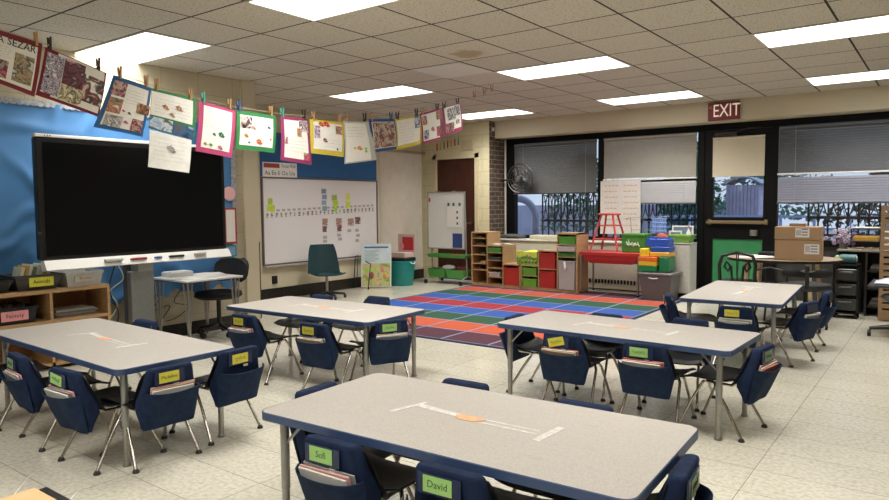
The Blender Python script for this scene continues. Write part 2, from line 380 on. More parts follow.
# plaster vent plate over the door
mb = MB(); mb.box(-2.86, -2.60, YD-.02, YD, 2.20, 2.37, .004)
for i in range(5): mb.box(-2.84, -2.62, YD-.028, YD-.02, 2.215+.03*i, 2.230+.03*i)
struct('trim_wall_vent', mb, mat('cream_vent', '#c7ba98', .5))

# window wall framing (black), glass set in bays
mb = MB()
Yf0, Yf1 = YG-.05, YG+.06
mb.box(-2.285, XR, Yf0, Yf1, 2.285, 2.375)                               # header
mb.box(-2.285, -2.09, Yf0, Yf1, .72, 2.285)
mb.box(-.60, -.50, Yf0, Yf1, .72, 2.285); mb.box(.895, .985, Yf0, Yf1, 0, 2.285)
mb.box(1.865, 1.93, Yf0, Yf1, 0, 2.285); mb.box(3.62, 3.70, Yf0, Yf1, .72, 2.285); mb.box(5.3, 5.4, Yf0, Yf1, .72, 2.285)
mb.box(-2.285, .895, Yf0, Yf1, .72, .78); mb.box(1.93, XR, Yf0, Yf1, .72, .80)
struct('trim_window_frame', mb, M_BLACKFRAME)
struct('wall_under_windows', MB().box(-2.285, .895, YG-.02, YG+.1, 0, .72), M_CREAM)
struct('wall_under_right_windows', MB().box(1.93, XR, YG-.02, YG+.1, 0, .72), mat('dark_panel', '#2b2926', .6))
struct('window_1', MB().box(-2.09, -.60, YG, YG+.006, .78, 2.285), M_GLASS)
struct('window_2', MB().box(-.50, .895, YG, YG+.006, .78, 2.285), M_GLASS)
struct('window_3', MB().box(1.93, 3.62, YG, YG+.006, .80, 2.285), M_GLASS)
struct('window_4', MB().box(3.70, 5.3, YG, YG+.006, .80, 2.285), M_GLASS)
struct('trim_window_transom', MB().box(-.50, .895, Yf0-.0, YG-.01, 1.60, 1.63), M_BLACKFRAME)
# exit door
mb = MB(); y0, y1 = YG-.035, YG+.02
mb.box(.985, 1.11, y0, y1, .01, 2.28); mb.box(1.755, 1.865, y0, y1, .01, 2.28); mb.box(1.11, 1.755, y0, y1, 2.16, 2.28)
mb.box(1.11, 1.755, y0, y1, .79, 1.09); mb.box(1.11, 1.755, y0, y1, .01, .17)
d2 = struct('door_2', mb, M_BLACKFRAME)
MB().box(1.11, 1.755, YG-.004, YG+.002, 1.09, 2.16).build('door_glass', M_GLASS, d2)
MB().box(1.11, 1.755, YG-.02, YG+.0, .17, .79).build('door_panel', mat('green_door_panel', '#2f7d4c', .5, var=.08, scale=4), d2)
mb = MB(); mb.box(1.03, 1.83, y0-.06, y0-.035, 1.0, 1.045, .006); mb.box(1.05, 1.09, y0-.04, y0, .99, 1.06); mb.box(1.78, 1.82, y0-.04, y0, .99, 1.06)
mb.build('push_bar', mat('tan_metal', '#a08c6c', .35, .8), d2)
mb = MB(); mb.box(1.60, 1.70, y0-.05, y0, .84, .92, .01); mb.build('door_lock', M_STEEL, d2)
mb = MB(); mb.box(1.12, 1.42, y0-.07, y0, 2.19, 2.26, .01); mb.tube([(1.38, y0-.05, 2.24), (1.6, y0-.2, 2.27), (1.72, y0-.04, 2.29)], .008); mb.build('door_closer', mat('dark_closer', '#2a211e', .5), d2)

# low heater cabinet along the windows
hc = thing('heater_cabinet', 'long cream heater cabinet running under the left windows', 'heater', (-.6, 3.75, 0))
MB().box(-2.28, .88, 3.60, 3.92, .02, .70).build('casing', mat('heater_cream', '#c9c2b0', .5), hc)
MB().box(-2.28, .89, 3.58, 3.925, .70, .725, .004).build('top', mat('heater_top', '#d9d3c4', .5), hc)
mb = MB()
for i in range(60): mb.box(-2.2+.05*i, -2.17+.05*i, 3.592, 3.60, .10, .16)
mb.build('grille', M_BLACK, hc)

# ------------------------------------------------------------------ ceiling lights
M_LENS = emitmat('light_lens', LIGHT_COLOR, LIGHT_STRENGTH)
def panel(u0, v0, label):
    x0, y0 = u0*T, v0*T
    t = thing('ceiling_light', label, 'light', (x0+T, y0+T/2, CZ), 0, 'fluorescent ceiling panels')
    mb = MB(); a = .018
    for b in ((x0, x0+2*T, y0, y0+a), (x0, x0+2*T, y0+T-a, y0+T), (x0, x0+a, y0+a, y0+T-a), (x0+2*T-a, x0+2*T, y0+a, y0+T-a)): mb.box(*b, CZ-.008, CZ-.0005)
    mb.build('frame', mat('light_frame', '#cfc8ba', .5), t)
    MB().box(x0+a, x0+2*T-a, y0+a, y0+T-a, CZ-.006, CZ-.0005).build('lens', M_LENS, t)
    ld = D.lights.new('panel_lamp', 'AREA'); ld.shape = 'RECTANGLE'; ld.size = 2*T-.05; ld.size_y = T-.05; ld.energy = LAMP_POWER; ld.color = LIGHT_COLOR; ld.spread = math.radians(130)
    lo = D.objects.new('panel_lamp', ld); COL.objects.link(lo); lo.parent = t; lo.location = (0, 0, -.009)
panel(0, -5, 'large bright ceiling panel cut by the top edge, nearest above the hanging posters')
panel(-4, -5, 'bright ceiling panel beside the left wall above the smart board')
panel(-4, 0, 'bright ceiling panel above the middle of the poster line')
panel(0, 0, 'bright ceiling panel in the middle of the ceiling, beside the brown stain')
panel(4, 0, 'long bright ceiling panel at the upper right edge of the picture')
panel(-4, 4, 'narrow bright ceiling panel above the brown wooden door')
panel(0, 4, 'narrow bright ceiling panel left of the EXIT sign, close to the windows')
panel(4, 4, 'narrow bright ceiling panel right of the EXIT sign, close to the windows')
panel(4, -5, 'ceiling panel behind and right of the viewer')
panel(0, -10, 'ceiling panel at the near end of the room, left row')
panel(4, -10, 'ceiling panel at the near end of the room, right row')
panel(0, -14, 'added unseen ceiling panel far behind the viewer, left row')  # added out of view to brighten surfaces that face the camera
panel(4, -14, 'added unseen ceiling panel far behind the viewer, right row')  # second panel of the added row, unseen, for more light from behind
struct('ceiling_replacement_tile', MB().box(-T+.008, -.008, -T+.008, -.008, CZ-.004, CZ-.0005), mat('new_tile', '#d3d0ca', .9, var=.03, scale=60))

# ------------------------------------------------------------------ EXIT sign
t = thing('exit_sign', 'red EXIT sign on the cream soffit above the glass door', 'sign', (1.315, YS, 2.39))
MB().box(1.12, 1.515, YS-.05, YS-.001, 2.385, 2.615, .006).build('housing', mat('exit_red', '#7a2522', .45), t)
mb = MB(); mb.text('EXIT', .235, Matrix.Translation((1.355, YS-.052, 2.50)) @ Matrix.Diagonal((.72, 1, 1, 1)) @ FACE_NY); mb.build('lettering', mat('exit_white', '#f1dccb', .5, emit=.25), t)
mb = MB(); mb.text('<', .10, Matrix.Translation((1.155, YS-.052, 2.55)) @ FACE_NY); mb.build('arrow', mat('exit_arrow', '#c98a80', .5), t)

# ------------------------------------------------------------------ blinds
def blind(label, x0, x1, z0, z1, col, y=3.87, lean=66, gap=.032, head=True, rail='#e8e6e0'):
    t = thing('window_blind', label, 'blind', ((x0+x1)/2, y, z0))
    ms = mat('blind_'+col, col, .6, var=.04, scale=8)
    mb = MB(); n = int((z1-z0-.03)/gap); h = gap*.535
    for i in range(n):
        z = z1-.03-gap*(i+.5)
        c, s_ = math.cos(math.radians(lean))*h, math.sin(math.radians(lean))*h
        P = [(x0, y-c, z-s_), (x1, y-c, z-s_), (x1, y+c, z+s_), (x0, y+c, z+s_)]
        mb.add(P+[(a, b+.0008, d-.0008) for a, b, d in P], [(0, 1, 2, 3), (4, 7, 6, 5), (0, 4, 5, 1), (2, 6, 7, 3), (0, 3, 7, 4), (1, 5, 6, 2)])
    mb.build('slats', ms, t)
    if head: MB().box(x0, x1, y-.02, y+.02, z1-.03, z1).build('headrail', mat('blind_head_'+col, col, .5), t)
    MB().box(x0-.01, x1+.01, y-.02, y+.008, z0, z0+.022, .004).build('bottom_rail', mat('blind_rail_'+rail, rail, .4), t)
    mb = MB()
    for k in (.12, .88): mb.tube([(x0+(x1-x0)*k, y-.02, z1), (x0+(x1-x0)*k, y-.02, z0)], .0022, 4)
    mb.build('cord', mat('cord', '#a8a69e', .8), t)
    return t
blind('dark grey blind pulled halfway over the left window behind the fan', -2.07, -.61, 1.45, 2.27, '#5c5b57', rail='#3b3a38')
blind('cream blind on the middle window, upper section', -.49, .885, 1.635, 2.27, '#a29c8f')
blind('pale lower blind of the middle window behind the chart paper', -.49, .885, 1.275, 1.632, '#b9b7b8', y=3.865, head=False, rail='#55565a')
blind('grey blind at the top of the right window', 1.94, 3.61, 1.645, 2.27, '#5f6164')
blind('bluish lower blind of the right window', 1.94, 3.61, 1.27, 1.645, '#8d8e9c', y=3.865, head=False, rail='#55565a')
blind('grey blind of the window beyond the right edge of the picture', 3.71, 5.29, 1.27, 2.27, '#77787a')
t = thing('roller_shade', 'cream roller shade covering the top of the exit door glass', 'shade', (1.43, 3.90, 1.65))
MB().box(1.10, 1.765, 3.893, 3.896, 1.645, 2.17).build('fabric', mat('shade_cream', '#cdc3aa', .7, var=.02), t)
MB().cyl((1.10, 3.893, 2.175), (1.765, 3.893, 2.175), .014).build('roller', mat('shade_roller', '#d9d2bf', .5), t)

# ------------------------------------------------------------------ outside
struct('ground_outside', MB().box(-14, 14, YG+.16, 30, -.15, -.05), mat('outside_paving', '#8b8f96', .9))
struct('wall_neighbour', MB().box(-9, .4, 10.5, 11, -.05, 1.25), mat('lavender_render', '#a5a8c0', .8, var=.1, scale=2))
def grille(x0, x1, z0, z1, label):
    mb = MB(); y = 4.25; p = .115; n = int((x1-x0)/p); zt = z1
    for i in range(n+1):
        x = x0+p*i; mb.box(x-.010, x+.010, y-.01, y+.01, z0, z1)
    for z in (z0, z0+.36*(z1-z0), z1): mb.box(x0-.02, x1+.02, y-.014, y+.014, z-.018, z+.018)
    zc = z0+.68*(z1-z0); hh = .30*(z1-z0)
    for i in range(n):
        x = x0+p*(i+.5)
        for sgn in (-1, 1):
            pts = [(x+sgn*.048*math.cos(a)*(1), y, zc+hh*math.sin(a)/1.0) for a in [PI/2-PI*k/10 for k in range(11)]]
            mb.tube([(x+sgn*(.052-.05*math.sin(PI*k/10)**1), y, zc-hh+2*hh*k/10) for k in range(11)], .008, 5)
        za = z0+.27*(z1-z0)
        mb.tube([(x+.05*math.cos(PI*k/8), y, za+.07*math.sin(PI*k/8)) for k in range(9)], .008, 5)
    for xx in (x0, x1): mb.box(xx-.015, xx+.015, 4.005, 4.25, max(z0, .755)-.0, max(z0, .755)+.02)
    return solo('window_grille', mb, mat('black_iron', '#0b0b10', .5), label, 'grille', None, ((x0+x1)/2, y, z0))
grille(-1.75, -.3, .74, 1.50, 'black wrought iron window grille outside the left window')
grille(-.15, .78, .80, 1.46, 'black wrought iron window grille outside the middle window')
grille(2.25, 3.6, .85, 1.5, 'black wrought iron window grille outside the right window')
def arch():
    mb = MB(); pts = []
    for k in range(13): pts.append((-3.05+.42*math.cos(PI-PI*k/12), 5.6, 1.02+.38*math.sin(PI*k/12)))
    pts = [(-3.47, 5.6, 0)]+pts+[(-2.63, 5.6, 0)]
    mb.tube(pts, .07, 8); return solo('garden_arch', mb, mat('arch_blue', '#7f86a0', .7), 'pale blue garden arch outside, seen through the left window', 'arch', None, (-3.05, 5.6, 0))
arch()
def bush(loc, r, h, label, col, n=900):
    t = thing('leafy_bush', label, 'bush', loc)
    rd = random.Random(int(r*1000)); mb = MB()
    for _ in range(n):
        a = rd.uniform(0, 2*PI); q = math.sqrt(rd.random()); z = rd.uniform(.3, 1)*h; rr = r*q*math.sin(PI*min(.95, z/h*.8+.15))
        c = Vector((loc[0]+rr*math.cos(a), loc[1]+rr*math.sin(a)*.6, loc[2]+z)); s_ = rd.uniform(.05, .11)
        u = Vector((rd.gauss(0, 1), rd.gauss(0, 1), rd.gauss(0, 1))).normalized(); w = u.cross(Vector((rd.gauss(0, 1), rd.gauss(0, 1), rd.gauss(0, 1)))).normalized()
        mb.add([tuple(c-u*s_), tuple(c+w*s_*.4), tuple(c+u*s_), tuple(c-w*s_*.4)], [(0, 1, 2, 3)])
    mb.build('foliage', mat('leaf_'+col, col, .6, var=.3, scale=3), t)
    MB().tube([(loc[0], loc[1], loc[2]), (loc[0]+.05, loc[1], loc[2]+h*.75)], [.06, .02], 8).build('trunk', mat('bark', '#3a2e26', .9), t)
bush((-.35, 7.6, -.05), .62, 2.6, 'dark green leafy bush outside the exit door, on the left', '#2f6b52', 1400)
bush((.7, 9.9, -.05), 1.2, 3.2, 'tall blue green bush outside the exit door, behind the shed', '#3b7a6a', 1300)
bush((2.9, 8.2, -.05), 1.0, 1.9, 'dark bush outside behind the right window grille', '#243f38', 900)
bush((-2.7, 8.0, -.05), 1.1, 2.4, 'teal bush outside behind the left window grille', '#2e6a5c', 900)
t = thing('garden_shed', 'lavender board shed outside, seen through the exit door glass', 'shed', (.6, 8.0, -.05))
mb = MB()
mb.loft([[(.30, 7.8, -.05), (.88, 7.8, -.05), (.88, 8.4, -.05), (.30, 8.4, -.05)], [(.30, 7.8, 1.62), (.88, 7.8, 1.62), (.88, 8.4, 1.62), (.30, 8.4, 1.62)]], True, False)
for i in range(9): mb.box(.30+.065*i, .35+.065*i, 7.785, 7.8, -.05, 1.62)
mb.build('boards', mat('lavender_boards', '#b0acc6', .8, var=.15, scale=6), t)
mb = MB(); mb.slab(8, 1, lambda u, v: (.25+.68*u, 7.72+.76*v, 1.63+.14*math.sin(PI*u)), .03); mb.build('roof', mat('shed_roof', '#8a90a8', .7), t)
mb = MB()
for z in (.65, .85, 1.05): mb.box(-1.0, 4.5, 6.48, 6.52, z-.02, z+.02)
for i in range(12): mb.box(-1.0+.5*i-.02, -1.0+.5*i+.02, 6.47, 6.53, -.05, 1.08)
solo('garden_railing', mb, mat('railing_blue', '#a9bde6', .5), 'pale blue railing outside, crossing the view through the exit door', 'railing', None, (1.75, 6.5, -.05))

# ------------------------------------------------------------------ rug
RX0, RX1, RY0, RY1 = -2.32, .99, -.82, 3.30
t = thing('grid_rug', 'large classroom rug of coloured squares in rows, maroon to blue to orange', 'rug', ((RX0+RX1)/2, (RY0+RY1)/2, 0))
MB().box(RX0, RX1, RY0, RY1, .0005, .007, .003).build('border', mat('rug_navy', '#141b3e', .95, bump=.4, scale=200), t)
rows = ['#4a2030', '#b04c2c', '#1b472e', '#254a92', '#8f1f2a', '#254a92', '#1b472e', '#a3442a', '#4a2030']
mb = MB(); mb.box(RX0+.05, RX1-.05, RY0+.05, RY1-.05, .007, .0076); mb.build('grid_lines', mat('rug_lines', '#7d88a0', .95), t)
ch_, cw_ = (RY1-RY0-.1)/9, (RX1-RX0-.1)/6
for j, c in enumerate(rows):
    for i in range(6):
        MB().box(RX0+.05+cw_*i+.014, RX0+.05+cw_*(i+1)-.014, RY0+.05+ch_*j+.012, RY0+.05+ch_*(j+1)-.012, .0072, .0084).build('square', mat('rug_'+c, c, .95, var=.12, scale=90, bump=.3), t)

# ------------------------------------------------------------------ blue paper wall, border, notices
t = thing('paper_backdrop', 'blue crinkled paper covering the wall behind the smart board', 'wall covering', (XW, -4.2, .42))
rd = random.Random(3)
bumps = [(rd.uniform(-7, -1.4), rd.uniform(.4, 2.2), rd.uniform(.05, .5), rd.uniform(-PI, PI)) for _ in range(46)]
def crink(y, z):
    s_ = 0
    for by, bz, w, a in bumps:
        d = (y-by)*math.cos(a)+(z-bz)*math.sin(a); e = -(y-by)*math.sin(a)+(z-bz)*math.cos(a)
        s_ += math.exp(-(d/.05)**2-(e/w)**2)
    return .012+.020*min(s_, 1.6)+.004*math.sin(9*z+2*y)
Y0b, Y1b = -7.2, -1.47
def edge0(y): return .44+.03*math.sin(14*y)+.02*math.sin(37*y)
mb = MB(); mb.slab(240, 70, lambda u, v: (XW+.003+crink(Y0b+(Y1b-Y0b)*u, .42+1.75*v), Y0b+(Y1b-Y0b)*u, edge0(Y0b+(Y1b-Y0b)*u)+(2.17-edge0(Y0b+(Y1b-Y0b)*u))*v), .002)
mb.build('sheet', mat('blue_paper', '#4a82b8', .65, var=.06, scale=2), t)
mb = MB(); n = 34
for k in range(110):                                                        # scalloped border
    y = Y0b+.06+.052*k
    if y < Y1b: mb.cyl((XW+.03, y, 2.165), (XW+.034, y, 2.165), .030, n=10)
for k in range(33): mb.cyl((XW+.03, Y1b+.01, 2.14-.052*k), (XW+.034, Y1b+.01, 2.14-.052*k), .032, n=10)
mb.build('scalloped_border', mat('border_grey', '#a3a7ab', .8, var=.3, scale=40), t)
def wall_sheet(name, label, cat, y0, y1, z0, z1, x, frame, inner, inset=.02, extra=None):
    t = thing(name, label, cat, (x, (y0+y1)/2, z0))
    MB().box(x, x+.003, y0, y1, z0, z1).build('backing', frame, t)
    MB().box(x+.003, x+.0045, y0+inset, y1-inset, z0+inset, z1-inset).build('sheet', inner, t)
    if extra: extra(t)
    return t
M_RED = mat('red_paper', '#b03a3e', .7); M_PINKP = mat('pink_paper', '#e7b7b8', .7)
wall_sheet('paper_notice', 'red framed notice hanging on the blue paper right of the smart board', 'notice', -1.60, -1.45, .90, 1.28, XW+.045, M_RED, M_PAPER)
tt = solo('round_badge', MB().cyl((XW+.045, -1.53, 1.43), (XW+.049, -1.53, 1.43), .075, n=24), M_PINKP, 'round pink paper badge on the blue paper right of the smart board', 'badge')
wall_sheet('paper_notice', 'small blue and green notice below the red framed one by the smart board', 'notice', -1.60, -1.46, .76, .88, XW+.045, mat('notice_green', '#3f8f6a', .7), mat('notice_blue', '#7ba3cf', .7), .015)

# ------------------------------------------------------------------ smart board on its stand
X1 = -1.93
t = thing('smart_board', 'large dark interactive board with white lower tray in front of blue paper', 'screen', (X1, -2.71, .80))
Ya, Yb, Za, Zb = -3.575, -1.865, .88, 1.85
MB().box(X1-.07, X1, Ya, Yb, Za, Zb, .012).build('housing', mat('board_black', '#0c0c0d', .35), t)
MB().box(X1, X1+.004, Ya+.05, Yb-.04, Za+.03, Zb-.04).build('glass_screen', mat('screen_black', '#07080a', .2, var=.02, spec=.2), t)
MB().box(X1-.06, X1+.006, Ya+.0, Yb-.0, Zb, Zb+.024, .003).build('top_strip', M_WHITE, t)
mb = MB(); mb.loft([[(X1-.04, Ya+.02, Za), (X1+.01, Ya+.02, Za), (X1+.06, Ya+.02, Za-.075), (X1-.04, Ya+.02, Za-.09)], [(X1-.04, Yb+.01, Za), (X1+.01, Yb+.01, Za), (X1+.06, Yb+.01, Za-.07), (X1-.04, Yb+.01, Za-.085)]], True, False)
mb.build('lower_tray', M_WHITE, t)
mb = MB(); mb.cyl((X1+.004, Ya+.0, 1.1), (X1+.012, Ya+.0, 1.1), .012)
for k in range(3): mb.cyl((X1+.006, Ya+.07+.02*k, Zb+.012), (X1+.009, Ya+.07+.02*k, Zb+.012), .005, n=8)
mb.build('button', mat('button_dark', '#3a3a3a', .5), t)
t2 = thing('board_stand', 'grey metal column stand carrying the smart board', 'stand', (-2.1, -2.66, 0))
MB().box(-2.14, -2.06, -2.78, -2.56, .03, .72, .006).build('column', mat('stand_grey', '#8b8d8c', .45, .2), t2)
MB().box(-2.16, -2.14, -2.80, -2.54, .03, .78).build('back_rail', mat('stand_dark', '#4a4c4d', .5), t2)
MB().box(-2.13, -2.005, -2.74, -2.6, .72, .86).build('neck', mat('stand_grey2', '#a4a49f', .45, .2), t2)
MB().box(-2.30, -1.62, -2.90, -2.45, .004, .035, .01).build('foot_plate', mat('stand_dark2', '#3d3e3f', .5), t2)
def tray_item(label, y, w, col, name='marker_pen', cat='marker'):
    mb = MB(); x = X1+.048
    if name == 'board_eraser': mb.box(x-.012, x+.02, y-w/2, y+w/2, .84, .865, .005)
    else: mb.tube([(x, y-w/2, .848), (x, y-w/2+.02, .848), (x, y+w/2, .848)], [.006, .010, .010], 8)
    return solo(name, mb, mat('tray_'+col, col, .4), label, cat, None, (x, y, .84))
tray_item('pale eraser lying on the left part of the smart board tray', -3.02, .15, '#b9b9b5', 'board_eraser', 'eraser')
tray_item('red marker on the smart board tray', -2.80, .15, '#8e3030')
tray_item('short blue marker in the middle of the smart board tray', -2.62, .07, '#5a74a8')
tray_item('black marker on the smart board tray', -2.44, .15, '#26282a')
tray_item('pale eraser lying on the right part of the smart board tray', -2.20, .12, '#aaa69c', 'board_eraser', 'eraser')
# cables between board and wall table
def cable(label, pts, r=.005, col='#1b1b1c'):
    P = [Vector(p) for p in pts]; out = []
    for i in range(len(P)-1):
        a, b, c, d = P[max(i-1, 0)], P[i], P[i+1], P[min(i+2, len(P)-1)]
        for k in range(6):
            s_ = k/6; out.append(.5*((2*b)+(c-a)*s_+(2*a-5*b+4*c-d)*s_**2+(3*b-3*c+d-a)*s_**3))
    out.append(P[-1]); return solo('cable', MB().tube(out, r, 6), mat('cable_'+col, col, .5), label, 'cable', None, tuple(P[0]))
cable('black cable hanging from the board tray left of the grey column', [(-2.0, -2.95, .80), (-2.05, -2.98, .62), (-2.18, -2.9, .5), (-2.15, -2.86, .35), (-2.2, -2.88, .15)])
cable('white cable looping down left of the grey board column', [(-2.0, -2.92, .79), (-2.1, -2.83, .66), (-2.2, -2.9, .55), (-2.2, -2.84, .42), (-2.22, -2.9, .3)], .005, '#d4d4d0')
cable('thin black cable tangled on the wall right of the board column', [(-2.33, -2.5, .5), (-2.34, -2.35, .42), (-2.33, -2.45, .3), (-2.34, -2.25, .33), (-2.34, -2.35, .2), (-2.34, -2.5, .17)], .004)
cable('thin black cable hanging below the wall table', [(-2.33, -2.1, .5), (-2.34, -2.2, .36), (-2.33, -2.05, .30), (-2.34, -2.18, .2), (-2.34, -2.3, .18)], .004)

# ------------------------------------------------------------------ low shelf with book bins, left edge
sx0, sx1, sy0, sy1, st = -2.33, -1.95, -5.0, -3.03, .645
t = thing('low_bookshelf', 'low wooden shelf with open bays under the smart board', 'shelf', ((sx0+sx1)/2, (sy0+sy1)/2, 0))
MB().box(sx0, sx1, sy0, sy1, st-.028, st).build('top_panel', M_WOOD, t)
MB().box(sx0, sx1, sy1-.022, sy1, .0, st-.028).build('side_panel', M_WOOD, t)
MB().box(sx0, sx1, sy0, sy0+.022, .0, st-.028).build('side_panel', M_WOOD, t)
for y in (-3.50, -4.2): MB().box(sx0+.01, sx1, y-.011, y+.011, .40, st-.028).build('divider', M_WOOD, t)
for y in (-3.50, -4.2): MB().box(sx0+.01, sx1, y-.011, y+.011, .03, .375).build('divider', M_WOOD, t)
MB().box(sx0+.01, sx1, sy0+.022, sy1-.022, .375, .40).build('shelf_board', M_WOOD, t)
MB().box(sx0+.01, sx1, sy0+.022, sy1-.022, .03, .055).build('shelf_board', M_WOOD, t)
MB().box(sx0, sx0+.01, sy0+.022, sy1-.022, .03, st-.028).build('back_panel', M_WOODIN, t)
def bin_(label, x0, x1, y0, y1, z0, h, col, card=None, cardtxt='', cardcol='#e3e04a', tp=.03, txtcol='#3a3a2a', name='book_bin', cat='bin', lip=.008):
    t = thing(name, label, cat, ((x0+x1)/2, (y0+y1)/2, z0)); m = mat('bin_'+col, col, .45)
    def rg(z, i, o=0): return [(x0+i-o, y0+i-o, z), (x1-i+o, y0+i-o, z), (x1-i+o, y1-i+o, z), (x0+i-o, y1-i+o, z)]
    mb = MB(); w = .006
    mb.loft([rg(z0, tp), rg(z0+h-.02, 0), rg(z0+h-.02, 0, lip), rg(z0+h, 0, lip), rg(z0+h, w), rg(z0+w, tp+w)], True, False)
    mb.build('tub', m, t)
    if card:
        cy_, cz_, cw, chh = card; MB().box(x1-.002, x1+.004, cy_-cw/2, cy_+cw/2, cz_-chh/2, cz_+chh/2).build('label_card', mat('card_'+cardcol, cardcol, .7), t)
        if cardtxt: mb = MB(); mb.text(cardtxt, min(chh*.75, 1.55*cw/max(4, len(cardtxt))), Matrix.Translation((x1+.005, cy_, cz_)) @ FACE_PX); mb.build('lettering', mat('ink_'+txtcol, txtcol, .6), t)
    return t
bin_('dark grey book bin with yellow card on the low shelf under the smart board', -2.28, -1.99, -3.735, -3.40, st, .125, '#3b3a3a', (-3.55, st+.068, .18, .075), 'Animals')
bin_('white book bin with orange lettering under the smart board tray', -2.28, -1.99, -3.36, -3.065, st, .12, '#c9c8c2', (-3.21, st+.065, .17, .05), 'Books', '#c9c8c2', .015, '#c26a2a')
bin_('black book bin at the left edge of the shelf top', -2.28, -1.99, -4.06, -3.76, st, .10, '#161616', (-3.93, st+.05, .10, .055), '', '#c3602c')
bin_('black book bin with pink card inside the shelf bay', -2.28, -1.97, -3.92, -3.60, .40, .13, '#171616', (-3.76, .468, .19, .075), 'Fantasy', '#e79aa0', .015)
def bookrow(label, x0, x1, y0, n, z, h, cols, group, lean=.0, dy=.018):
    for i in range(n):
        c = cols[i % len(cols)]; y = y0+dy*i
        mb = MB(); mb.M = TR(0, y, z, 0, lean); mb.box(x0, x1, 0, dy*.8, 0, h*(.9+.1*((i*7) % 3)/2), .001)
        solo('book', mb, mat('book_'+c, c, .6), label % nth(i, n), 'book', group, ((x0+x1)/2, y, z))
bookrow('thin book, %s, in the dark grey bin with yellow card', -2.22, -2.06, -3.70, 8, st+.012, .20, ['#e8e2c8', '#cfa64a', '#e9e9e4', '#7f8f6c', '#d9d9d0'], 'books in the dark grey bin', -.25, .028)
bookrow('pale book, %s, in the black bin on the shelf top', -2.22, -2.05, -4.02, 5, st+.012, .19, ['#c9d2c4', '#b9c4b8', '#d5d8cf'], 'books in the left black bin', -.1, .03)
bookrow('dark book, %s, in the black bin with pink card', -2.22, -2.05, -3.87, 6, .412, .15, ['#3c2426', '#2c2d33', '#6a4a3a', '#1f2a2c'], 'books in the pink card bin', -.3, .03)
for k in range(4):
    solo('flat_book', MB().box(-2.25+.01*k, -2.02+.008*k, -3.46+.012*(k % 2), -3.14+.015*(k % 3), .4005+.0155*k, .4155+.0155*k, .002), mat('flatbook%d' % k, ['#7c766c', '#93908a', '#6f6a62', '#8d8c87'][k], .6), ['lowest', 'second lowest', 'second highest', 'topmost'][k]+' grey book of the flat pile in the right bay of the low shelf', 'book', 'flat pile in the low shelf', (-2.13, -3.32, .40))

# ------------------------------------------------------------------ wall table with papers, dark chair
x0, x1, y0, y1, z = -2.32, -1.72, -2.45, -1.84, .625
t = thing('side_table', 'small white topped table with splayed metal legs against the wall right of the board stand', 'table', ((x0+x1)/2, (y0+y1)/2, 0))
MB().box(x0, x1, y0, y1, z-.02, z, .004).build('tabletop', mat('white_top', '#c9c6c0', .45), t)
MB().box(x0-.002, x1+.002, y0-.002, y1+.002, z-.026, z-.019, .003).build('edge', M_BLACK, t)
for sx, sy in ((x0+.06, y0+.05), (x1-.06, y0+.05), (x0+.06, y1-.05), (x1-.06, y1-.05)):
    mb = MB(); mb.tube([(sx, sy-.045, z-.026), (sx, sy, .014)], .008, 6); mb.tube([(sx, sy+.045, z-.026), (sx, sy+.002, .014)], .008, 6); mb.tube([(sx, sy, z-.026), (sx, sy, .006)], .012, 8)
    mb.build('leg', M_STEEL, t)
for k, (px, py, w, h, a, lab) in enumerate([(-2.0, -2.08, .22, .3, .2, 'white paper lying in the middle of the wall table'), (-2.15, -1.93, .2, .26, -.3, 'white paper lying at the far corner of the wall table'), (-1.90, -2.25, .18, .24, .5, 'white paper lying at the near corner of the wall table')]):
    mb = MB(); mb.M = TR(px, py, z+.0006+.001*k, a); mb.box(-w/2, w/2, -h/2, h/2, 0, .001); solo('loose_paper', mb, M_PAPER, lab, 'paper', None, (px, py, z))
mb = MB(); mb.box(-2.28, -2.12, -2.36, -2.12, z+.0005, z+.045, .004); mb.box(-2.27, -2.13, -2.35, -2.13, z+.045, z+.05)
solo('paper_tray', mb, M_WHITE, 'white box tray on the back left of the wall table', 'tray', None, (-2.2, -2.24, z))
def swivel_chair(x, y, rz, label, h=.42, bh=.78, name='office_chair'):
    t = thing(name, label, 'chair', (x, y, 0), rz, world=False); m = mat('office_black', '#121214', .7, bump=.2)
    mb = MB(); mb.lathe([(.05, 0), (.20, .0), (.235, .025), (.225, .06), (.12, .075), (.01, .07)], 20, (0, 0, h-.06)); mb.build('seat', m, t)
    mb = MB(); mb.slab(10, 8, lambda u, v: ((u-.5)*.44*(1-.35*(2*v-1)**4), -.20-.05*v+.05*(2*u-1)**2*1, h+.10+(bh-h-.10)*v), .04); mb.build('backrest', m, t)
    mb = MB(); mb.tube([(0, -.05, h-.06), (0, -.22, h-.03), (0, -.255, h+.2)], .018, 8); mb.cyl((0, 0, .09), (0, 0, h-.06), .022); mb.build('post', M_BLACK, t)
    for k in range(5):
        a = 2*PI*k/5+.3; mb = MB(); mb.tube([(0, 0, .11), (.21*math.cos(a), .21*math.sin(a), .075)], [.025, .014], 8); l = mb.build('leg', M_BLACK, t)
        mb = MB(); mb.cyl((.21*math.cos(a)-.012, .21*math.sin(a), .032), (.21*math.cos(a)+.012, .21*math.sin(a), .032), .03, n=12); mb.build('caster', M_RUBBER, l)
    return t
swivel_chair(-2.10, -1.86, 3.3, 'black padded swivel chair tucked in beside the wall table', .44, .76)

